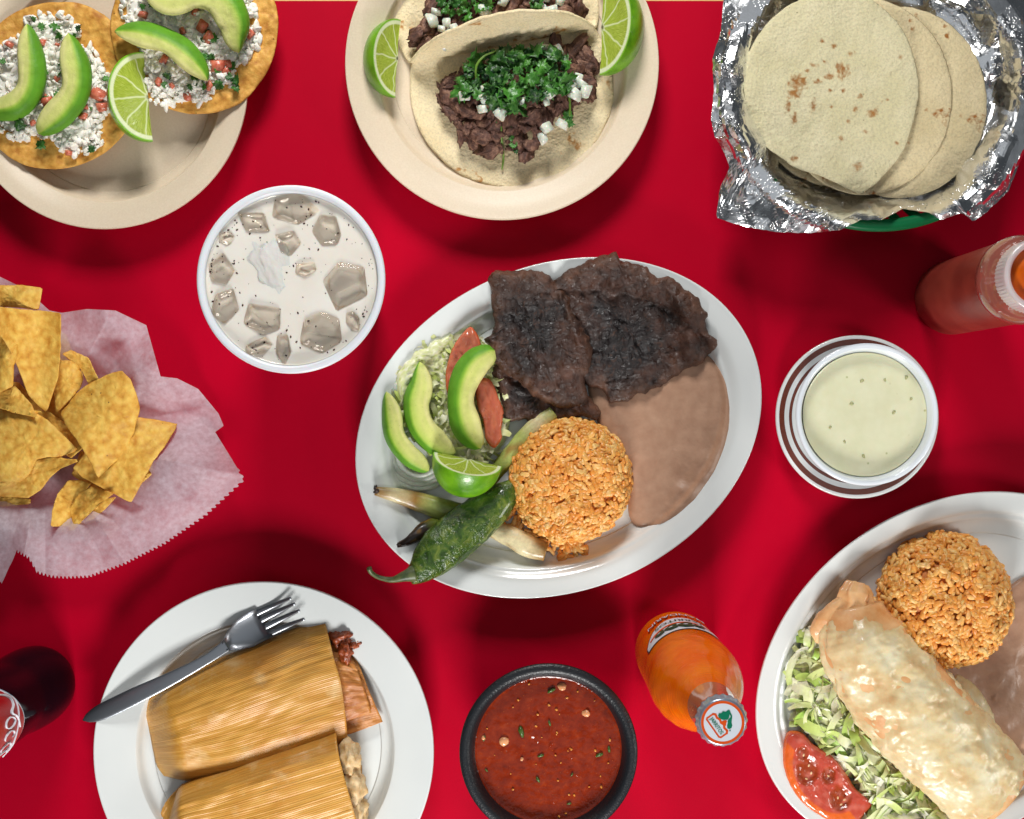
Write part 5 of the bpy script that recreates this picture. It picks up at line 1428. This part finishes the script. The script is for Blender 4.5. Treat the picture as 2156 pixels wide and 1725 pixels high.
husk("under_husk", t2_, ([(640, 1560), (712, 1556), (740, 1590), (762, 1612)], [(762, 1612), (764, 1660), (768, 1700), (764, 1800)], [(620, 1800), (700, 1800), (764, 1800)], [(640, 1560), (630, 1680), (620, 1800)]), lambda u, v: .0105 + .004 * (1 - u), 6.0, 40, 70)
husk("side_fold", t2_, ([(334, 1722), (352, 1685), (384, 1650)], [(384, 1650), (400, 1665), (410, 1690)], [(345, 1800), (380, 1760), (410, 1690)], [(334, 1722), (338, 1760), (345, 1800)]), lambda u, v: .012 + .008 * v, 8.0, 24, 40)
husk("outer_husk", t2_, ([(366, 1690), (384, 1652), (460, 1622), (547, 1588), (630, 1560), (706, 1535)], [(706, 1535), (713, 1588), (731, 1660), (750, 1727), (770, 1810)],
     [(400, 1860), (520, 1862), (640, 1850), (770, 1810)], [(366, 1690), (352, 1740), (360, 1800), (400, 1860)]), pillow(WELL + .0095, .032, .12, 0, .72, .24), 2.0, ridge=.0005)
# fork
froot = thing("fork", "stainless steel fork resting on the rim of the tamale plate", "fork", P(400, 1420, .02))
V, F, _ = tube([P(174, 1517, .0255), P(215, 1499, .0265), P(290, 1463, .0280), P(370, 1424, .0285), P(439, 1386, .0270), P(478, 1358, .0245)], [m(q_) for q_ in (1, 9, 13, 15.5, 17, 17.6, 18, 18, 18, 18, 18, 17.8, 17.4, 17, 16.5, 16, 15.6, 15, 14.4, 13.8, 13.2, 12.6, 12, 11.5, 11, 10.6, 10.3, 10.2, 10.4, 11, 12, 13)], 24, .17, n=94)
part("handle", V, F, M["steel"], froot)
d = np.array((619 - 478, 1262 - 1352.0)); d /= np.linalg.norm(d); nn = np.array((-d[1], d[0]))
hd = [(478, 1358), (500, 1332), (528, 1311), (552, 1296)]
rows = [np.array((472, 1362.)), np.array((492, 1348.)), np.array((515, 1334.)), np.array((540, 1320.)), np.array((556, 1311.))]
V, F = [], []
wid = [10, 24, 33, 34, 33]; zz = [.0245, .0225, .0212, .0206, .0210]
ncol = 9
for lay in (0, 1):
    for r_, w, z in zip(rows, wid, zz):
        for c_ in range(ncol):
            q = -1 + 2 * c_ / (ncol - 1); p = r_ + nn * w * q
            V.append(P(p[0], p[1], z + .0025 * q * q - (.0016 if lay else 0)))
nr_ = len(rows)
for lay in (0, 1):
    for r_ in range(nr_ - 1):
        for c_ in range(ncol - 1):
            q = lay * nr_ * ncol + r_ * ncol + c_; f = (q, q + ncol, q + ncol + 1, q + 1); F.append(f if lay else tuple(reversed(f)))
per = [c_ for c_ in range(ncol)] + [r_ * ncol + ncol - 1 for r_ in range(1, nr_)] + [(nr_ - 1) * ncol + c_ for c_ in range(ncol - 2, -1, -1)] + [r_ * ncol for r_ in range(nr_ - 2, 0, -1)]
for i in range(len(per)):
    a_, b_ = per[i], per[(i + 1) % len(per)]; F.append((a_, b_, b_ + nr_ * ncol, a_ + nr_ * ncol))
part("head", V, F, M["steel"], froot)
for q, tip in ((-.78, (613, 1259)), (-.26, (621, 1271)), (.26, (631, 1285)), (.78, (641, 1303))):
    p = rows[-1] + nn * 33 * q
    V, F, _ = tube([P(p[0] - d[0] * 6, p[1] - d[1] * 6, .0212), P((p[0] + tip[0]) / 2, (p[1] + tip[1]) / 2, .0235), P(tip[0], tip[1], .0300)], [m(7), m(5.6), m(3.0)], 10, .42, n=20)
    part("tine", V, F, M["steel"], froot)

# ================================================================== salsa bowl
zs_ = .048
sc_ = P(1155, 1586, zs_); k = (H - zs_) / H / S; RS = 188 * k
V, F = lathe(smooth_prof([(0, .004), (RS * .45, .004), (RS * .52, 0), (RS * .60, .001), (RS * .80, .018), (RS * .93, .034), (RS * .985, zs_ - .007), (RS * 1.0, zs_ - .002), (RS * .97, zs_), (RS * .92, zs_ + .0003), (RS * .875, zs_ - .002), (RS * .84, zs_ - .007), (RS * .78, .026), (RS * .62, .014), (0, .012)], 6), 128, (sc_[0], sc_[1], .0002))
solo("sauce_bowl", V, F, M["black_bowl"], "thick-walled black bowl holding chunky red salsa", "bowl")
zv = zs_ - .0105
root = thing("red_salsa", "chunky red salsa with seeds and herbs filling the black bowl", "salsa", (sc_[0], sc_[1], .015))
V, F = [], []
NR, NA = 40, 120
V.append((sc_[0], sc_[1], zv))
for k_ in range(1, NR + 1):
    for i in range(NA):
        t = 2 * PI * i / NA; r = RS * .832 * k_ / NR; x, y = r * math.cos(t), r * math.sin(t)
        z = zv + (.0007 * fbm(x * 90, y * 90, 1.0, 3) + .0022 * max(0, nz(x * 240, y * 240, 4.0) - .22)) * (1 - (k_ / NR) ** 6) + (.0008 if k_ == NR else 0)
        V.append((sc_[0] + x, sc_[1] + y, z))
for i in range(NA):
    j = (i + 1) % NA; F.append((0, 1 + i, 1 + j))
    for k_ in range(NR - 1):
        a, b_ = 1 + k_ * NA, 1 + (k_ + 1) * NA; F.append((a + i, b_ + i, b_ + j, a + j))
part("salsa_surface", V, F, M["salsa"], root)
def sz(zx, zy): return P(943.1 + zx * .3055, 1242.5 + zy * .3055, zv)
chunk = [mesh_data("chunk", *(lambda q: (q[0] * np.array((1, .8, .5)), q[1]))(lump(2, s * 2.2, .3)), M["salsa_bit_light"]) for s in range(3)]
copies(root, "onion_chunk", chunk, [((*sz(x, y)[:2], zv + .0004), rot3(), m(s)) for x, y, s in [(785, 665, 9.5), (385, 1045, 11), (950, 850, 9), (510, 1165, 4), (245, 1020, 5)]])
herb = [mesh_data("herb", *(lambda q: (q[0] * np.array((1, .4, .2)), q[1]))(lump(1, s * 2.2, .3)), M["herb_fleck"]) for s in range(3)]
copies(root, "herb_piece", herb, [((*sz(x, y)[:2], zv + .0008), (0, 0, random.uniform(0, 3)), m(s)) for x, y, s in [(715, 690, 11), (505, 975, 14), (700, 915, 7), (1045, 1135, 10), (620, 1305, 8), (855, 1270, 5), (1110, 1095, 8), (640, 1140, 8), (250, 1020, 7), (265, 1240, 5), (835, 1470, 6)]])
J = Join(); sd_ = lump(1, 1, .15)
for i in range(36):
    a, r = random.uniform(0, 2 * PI), RS * .78 * math.sqrt(random.random())
    J.add(sd_[0] * np.array((1, .7, .5)), sd_[1], rotm(0, 0, random.uniform(0, 3)) * random.uniform(.0006, .0015), (sc_[0] + r * math.cos(a), sc_[1] + r * math.sin(a), zv + .0006))
V, F = J.get(); o = part("seeds", V, F, M["salsa_seed"], root); o["kind"] = "stuff"

# ================================================================== striped saucer, white cup, green sauce
zo = .016
c = P(1805, 878, zo); k = (H - zo) / H / S; RO = 172 * k
def ring_mat(prof, bands):
    out = []
    for i in range(len(prof) - 1):
        rr = (prof[i][0] + prof[i + 1][0]) / 2 / RO; zz = (prof[i][1] + prof[i + 1][1]) / 2
        out.append(1 if any(a <= rr <= b_ for a, b_ in bands) and i < top_i else 0)
    return out
prof = [(0, .004)] + [(RO * q, z) for q, z in ((.60, .004), (.70, .006), (.78, .0095), (.800, .0102), (.822, .0110), (.84, .0116), (.885, .0133), (.895, .0137), (.945, .0152), (.955, .0154), (.985, .0160), (1.0, .0150), (.985, .0135), (.80, .0080), (.60, .0008), (.52, .0), (.48, .0010))] + [(0, .0012)]
top_i = 12
V, F = lathe(prof, 128, (c[0], c[1], .0002))
bands = ring_mat(prof, ((.78, .825), (.88, .955)))
MI = []
for i in range(len(prof) - 1): MI += [bands[i]] * 128
solo("saucer", V, F, [M["white_china"], M["brown_stripe"]], "white saucer with two brown stripes under the creamy green sauce bowl", "saucer", midx=MI)
zw = .052
c = P(1826, 873, zw); k = (H - zw) / H / S; RW = 150 * k
V, F = lathe(smooth_prof([(0, .009), (RW * .60, .009), (RW * .68, .0065), (RW * .72, .009), (RW * .86, .028), (RW * .96, zw - .006), (RW * 1.0, zw - .002), (RW * .99, zw), (RW * .955, zw + .0003), (RW * .92, zw - .0015), (RW * .88, zw - .010), (RW * .78, .026), (RW * .6, .014), (0, .0125)], 5), 128, (c[0], c[1], .0003))
solo("sauce_bowl", V, F, M["white_bowl"], "white bowl on the brown-striped saucer, filled with pale green sauce", "bowl")
zg = zw - .0085
V, F = lathe([(0, zg), (RW * .3, zg), (RW * .6, zg), (RW * .84, zg), (RW * .868, zg + .0006), (RW * .878, zg + .0009), (RW * .85, zg - .006), (0, zg - .008)], 96, (c[0], c[1], 0))
root = thing("green_sauce", "creamy pale green sauce with herb flecks in the white bowl", "sauce", (c[0], c[1], zg - .008))
part("sauce_surface", V, F, M["green_sauce"], root)
gherb = [mesh_data("herb", *(lambda q: (q[0] * np.array((1, .7, .15)), q[1]))(lump(1, s * 2.2, .4)), M["pale_fleck"]) for s in range(3)]
copies(root, "herb_piece", gherb, [((*P(1578 + (1805 - 1578) * 0 + (2120 - 2120) + x, y, zg)[:2], zg + .0002), (0, 0, random.uniform(0, 3)), m(s)) for x, y, s in [(237, 802, 5), (215, 850, 5), (304, 868, 5), (285, 800, 4), (330, 795, 5), (200, 930, 4), (240, 960, 5), (340, 840, 4), (170, 900, 4)]])

# ================================================================== bottles
def frame_of(cx, cy, z=0): return np.array(P(cx, cy, z))
def on_cyl(c, r, ang, z): return (c[0] + r * math.cos(ang), c[1] + r * math.sin(ang), z)
def text_geo(s, size, bold=.0):
    cu = bpy.data.curves.new("lettering", 'FONT'); cu.body = s; cu.size = size; cu.resolution_u = 3; cu.align_x = 'CENTER'; cu.offset = bold
    o = bpy.data.objects.new("lettering", cu); COL.objects.link(o)
    bpy.context.view_layer.update()
    me = bpy.data.meshes.new_from_object(o.evaluated_get(bpy.context.evaluated_depsgraph_get()))
    V = [v.co[:] for v in me.vertices]; F = [tuple(p.vertices) for p in me.polygons]
    bpy.data.objects.remove(o); bpy.data.curves.remove(cu); bpy.data.meshes.remove(me)
    return np.array(V), F
def patch(c, rfn, a0, a1, z0fn, z1fn, n=40, mm=10, off=.0003):
    V, F = [], []
    for i in range(n + 1):
        s = i / n; a = a0 + (a1 - a0) * s
        for j in range(mm + 1):
            z = z0fn(s) + (z1fn(s) - z0fn(s)) * j / mm
            V.append(on_cyl(c, rfn(z) + off, a, z))
    for i in range(n):
        for j in range(mm):
            q = i * (mm + 1) + j; F.append((q, q + mm + 1, q + mm + 2, q + 1))
    return V, F
# --- orange soda
c = frame_of(1419, 1369)
sp_ = smooth_prof([(0, .004), (.020, .003), (.027, .0), (.0305, .004), (.0315, .012), (.0315, .060), (.0318, .100), (.0322, .122), (.0318, .138), (.0300, .153), (.0262, .169), (.0215, .184), (.0176, .199), (.0155, .212)], 6)
sr = np.array(sp_)
def rz(z): 
    q = sr[sr[:, 0] > .026] if z < .15 else sr[12:]
    return float(np.interp(z, sr[10:, 1], sr[10:, 0]))
root = thing("soda_bottle", "orange soda bottle with white metal cap beside the salsa bowl", "bottle", tuple(c), "drink bottles")
V, F = lathe(sp_, 96, (c[0], c[1], .0002), wob=lambda a, r, z: 1 + (.006 * math.sin(12 * a + z * 260) if .125 < z < .19 else 0)); part("body", V, F, M["orange_soda"], root)
V, F = lathe(smooth_prof([(.0155, .212), (.0142, .222), (.0134, .232), (.0130, .243), (.0142, .245), (.0142, .249), (.0130, .251), (.0125, .258), (0, .258)], 5), 64, (c[0], c[1], .0002)); part("neck", V, F, M["neck_glass"], root)
zt = .2605
V, F = [], []
NF = 21; NA = NF * 8
prof = [(0, zt), (.0134, zt), (.0141, zt - .0004), (.0146, zt - .0014), (.0150, zt - .0032), (.0156, zt - .0056), (.0160, zt - .0062), (.0150, zt - .0062), (.0135, zt - .003), (0, zt - .002)]
V, F = lathe(prof, NA, (c[0], c[1], 0), wob=lambda a, r, z: 1 + (.022 * math.cos(NF * a) * min(1, max(0, (zt - .0012 - z) / .004)) if r > .0138 else 0))
cap = part("cap", V, F, M["cap_metal"], root)
def disc(r0, r1, z, mat_, name, par, n=72):
    V, F = lathe([(r0, z), (r1, z)] if r0 > 0 else [(0, z), (r1, z)], n, (c[0], c[1], 0)); V = np.array(V)
    lo = V.copy(); lo[:, 2] -= .0001
    F2 = F
    return part(name, V, F2 if r0 > 0 else F2, M[mat_], par)
disc(0, .0116, zt + .00025, "print_white", "white_disc", cap)
disc(.0116, .0132, zt + .00028, "print_orange", "orange_ring", cap)
ta = math.radians(-55)          # baseline direction on the cap
ex_, ey_ = np.array((math.cos(ta), math.sin(ta))), np.array((-math.sin(ta), math.cos(ta)))
capc = np.array((c[0], c[1]))
def cap_shape(name, pts, mat_, z, F=None):
    pts = np.array(pts, float); W = [(*(capc + ex_ * (p[0] - .2) * .00136 + ey_ * (p[1] - 1.4) * .00136), z + (p[2] if len(p) > 2 else 0)) for p in pts]
    return part(name, W, F or [tuple(range(len(W)))], M[mat_], cap, smooth=False)
def bar(p, q, w):
    p, q = np.array(p, float), np.array(q, float); t = (q - p) / np.linalg.norm(q - p); n_ = np.array((-t[1], t[0])) * w / 2; p = p - t * w * .35; q = q + t * w * .35
    return [p - n_, q - n_, q + n_, p + n_]
fr_ = [(-5.0, -3.7), (4.6, -3.7), (5.2, -3.1), (5.2, .1), (4.4, .9), (2.6, .6), (1.2, 1.3), (-.2, .7), (-1.6, 1.1), (-3.0, .5), (-4.6, .8), (-5.4, 0), (-5.4, -3.2)]
J = Join()
for i in range(len(fr_)):
    a_, b_ = fr_[i], fr_[(i + 1) % len(fr_)]; q = bar(a_, b_, .75 if not (3 <= i <= 10) else 1.0)
    J.add([(*p, (i % 2 if i < 12 else 2) * .00002) for p in q], [(0, 1, 2, 3)])
V, F = J.get(); cap_shape("orange_frame", V, "print_orange", zt + .00031, F)
cap_shape("orange_mark", [(-.6, .8), (.2, .6), (1.6, .9), (2.6, .5), (2.0, 2.0), (1.3, 2.6), (1.0, 3.2), (.2, 3.3), (-.2, 2.5)], "print_orange", zt + .00036)
cap_shape("green_jug", [(-3.6, 1.5), (-2.6, 1.2), (-1.4, 1.7), (-.6, 2.3), (-.2, 3.2), (.4, 3.7), (.2, 4.6), (-.5, 5.6), (-1.6, 6.2), (-2.4, 7.2), (-3.0, 6.6), (-3.0, 5.2), (-3.9, 4.4), (-3.6, 3.2), (-4.2, 2.4)], "print_green", zt + .00040)
cap_shape("green_jug", [(.9, 3.5), (1.6, 3.2), (2.4, 2.2), (3.5, 1.6), (4.3, 2.2), (4.4, 3.3), (3.7, 4.2), (2.5, 4.6), (1.6, 5.4), (.6, 6.2), (.2, 5.3), (.5, 4.4)], "print_green", zt + .00042)
cap_shape("jug_handle", [(-2.4, 7.0), (-1.2, 6.8), (.2, 6.6), (1.2, 5.8), (.9, 5.1), (-.1, 5.9), (-1.3, 6.0), (-2.2, 6.3)], "print_green", zt + .00044)
cap_shape("green_dot", [(5.0 + .35 * math.cos(t), 2.0 + .35 * math.sin(t)) for t in np.linspace(0, 6.28, 9)[:-1]], "print_green", zt + .00044)
V, F = text_geo("JARRITOS", 2.55, .03); cap_shape("lettering", V[:, :2] * np.array((.80, 1)) + np.array((-.1, -2.5)), "print_green", zt + .00046, F)
# printed label on the camera-facing side
am = math.radians(98); aw = math.radians(58)
LT, LB = .099, .034
def shield_lo(s): return LB + .040 * (abs(2 * s - 1)) ** 2.2 + .008
def shield_hi(s): return LT - .003 * (2 * s - 1) ** 2
for nm, mt, sh, of in (("label_border", "print_dark", 0.0, .00035), ("label_panel", "print_white", .0016, .0006)):
    da = sh / .032 * .8
    V, F = patch(c, rz, am + aw - da, am - aw + da, lambda s: min(shield_lo(s) + sh, shield_hi(s) - sh - .0005), lambda s: shield_hi(s) - sh, off=of, n=60, mm=14)
    part(nm, V, [tuple(f) for f in F], M[mt], root)
V, F = patch(c, rz, am + aw * .80, am - aw * .80, lambda s: .0655 + .012 * (2 * s - 1) ** 2, lambda s: .0700 + .012 * (2 * s - 1) ** 2, off=.0009, n=50, mm=3); part("label_band", V, F, M["print_orange"], root)
def on_label(V, zc, sq=1.0, off=.0012, curve=0.0):
    out = []
    for x, y, _ in V:
        s = x * .001 / .032; out.append(on_cyl(c, rz(zc) + off, am + s, zc + y * .001 * sq + curve * s * s))
    return out
V, F = text_geo("JARRITOS", 7.5, .12); part("lettering", on_label(V * np.array((1.15, 1.35, 1)), .0535, 1.0, .0013, .018), [tuple(f) for f in F], M["print_darkgreen"], root)
V, F = text_geo("MANDARIN", 8.0, .25); part("lettering", on_label(V * np.array((1.1, 1.5, 1)), .0290, 1.0, .0012, .022), F, M["print_dark"], root)
V, F = text_geo("MANDARIN", 8.0, .02); part("lettering", on_label(V * np.array((1.1, 1.5, 1)), .0290, 1.0, .0016, .022), F, M["print_white"], root)
for (s0, w_, hh) in ((-.44, .28, .010), (-.14, .36, .014), (.20, .32, .012), (.50, .26, .009)):
    V, F = [], []
    pts = [(s0 + w_ * .5 * math.cos(t) * (1 + .25 * math.cos(3 * t)), .0815 + hh * .75 * math.sin(t) * (1 + .15 * math.sin(2 * t)) + .006 * s0 * s0) for t in np.linspace(0, 2 * PI, 19)[:-1]]
    part("green_jug", [on_cyl(c, rz(z) + .0013, am + a, z) for a, z in pts], [tuple(range(18))], M["print_darkgreen"], root)
    part("jug_shine", [on_cyl(c, rz(z) + .0017, am + s0 + (a - s0) * .3 + .02, .0830 + (z - .0830) * .22) for a, z in pts], [tuple(range(18))], M["print_white"], root)

# --- cola bottle, leaning out of the frame only by perspective
c = frame_of(84, 1437)
cp_ = smooth_prof([(0, .004), (.018, .003), (.026, 0), (.0295, .004), (.0312, .014), (.0315, .030), (.0306, .048), (.0292, .066), (.0288, .080), (.0298, .105), (.0310, .130), (.0312, .160), (.0300, .182), (.0262, .200), (.0205, .216), (.0165, .231), (.0145, .246), (.0135, .256), (.0135, .260), (0, .260)], 5)
cr_ = np.array(cp_)
def rz2(z): return float(np.interp(z, cr_[10:-6, 1], cr_[10:-6, 0]))
root = thing("soda_bottle", "dark cola bottle with red label, cut by the photo's edge", "bottle", tuple(c), "drink bottles")
V, F = lathe(cp_, 96, (c[0], c[1], .0002)); part("body", V, F, M["cola_glass"], root)
am2 = math.radians(-8); 
def lo2(s): return .126 + .024 * abs(2 * s - 1) ** 1.8
for nm, mt, sh, of in (("label_edge", "print_cyan", 0, .0003), ("label_border", "print_white", .0009, .0005), ("label_panel", "print_red", .0026, .0008)):
    da = sh / .031
    V, F = patch(c, rz2, am2 + math.radians(62) - da, am2 - math.radians(62) + da, lambda s: lo2(s) + sh, lambda s: .192 - sh, off=of, n=50, mm=20); part(nm, V, F, M[mt], root)
def script(pts, w=.0011):
    path = [on_cyl(c, rz2(z + .026) + .0011, am2 - a, z + .026) for a, z in pts]
    V, F, _ = tube([np.array(q) for q in path], [w * .5, w, w * .7, w, w * .5], 8, .4, n=50); part("lettering", V, F, M["print_white"], root)
def arc(cx, cz, ra, rz_, t0, t1, n=9): return [(cx + ra * math.cos(t), cz + rz_ * math.sin(t)) for t in np.linspace(t0, t1, n)]
def big_c(x): return arc(x, .138, .26, .019, .7, 5.7) + [(x + .36, .118), (x + .62, .112)]
script(big_c(-.62), .0017)
script(arc(-.22, .1315, .11, .0085, .4, 6.6), .0012)
script(arc(.06, .1315, .10, .0085, .9, 5.4), .0012)
script(arc(.32, .1315, .10, .0085, .9, 6.2) + [(.43, .140), (.43, .125), (.50, .1235)], .0012)
script([(-.85, .122), (-.6, .113), (-.2, .1155), (.3, .1175), (.75, .1135)], .0010)

# --- hot sauce squeeze bottle
c = frame_of(2000, 628)
root = thing("hot_sauce_bottle", "clear squeeze bottle of red sauce, cut by the photo's edge near the foil", "bottle", tuple(c))
V, F = lathe(smooth_prof([(0, .004), (.020, .003), (.0255, .0), (.0285, .004), (.0292, .012), (.0292, .080), (.0292, .145), (.0292, .150)], 6), 96, (c[0], c[1], .0002)); part("body", V, F, M["hot_sauce_body"], root)
V, F = lathe(smooth_prof([(.0292, .150), (.0300, .153), (.0306, .158), (.0302, .163), (.0286, .168), (.0262, .172), (.0242, .176)], 6), 96, (c[0], c[1], .0002)); part("shoulder", V, F, M["clear_plastic"], root)
V, F = lathe(smooth_prof([(.0236, .174), (.0243, .176), (.0243, .192), (.0236, .195), (.0215, .1955), (.0200, .194), (.0196, .189)], 4), 180, (c[0], c[1], .0002), wob=lambda a, r, z: 1 + (.012 * math.cos(60 * a) if r > .0238 and z < .192 else 0)); part("collar_ring", V, F, M["frost_ring"], root)
V, F = lathe(smooth_prof([(.0198, .1885), (.0170, .1895), (.0140, .193), (.0115, .199), (.0095, .205), (.0085, .208)], 4), 72, (c[0], c[1], .0002)); part("nozzle", V, F, M["orange_plug"], root)
V, F = lathe([(.0087, .208), (.0075, .208), (.0070, .205), (0, .204)], 48, (c[0], c[1], .0002)); part("nozzle_hole", V, F, M["dark_hole"], root)
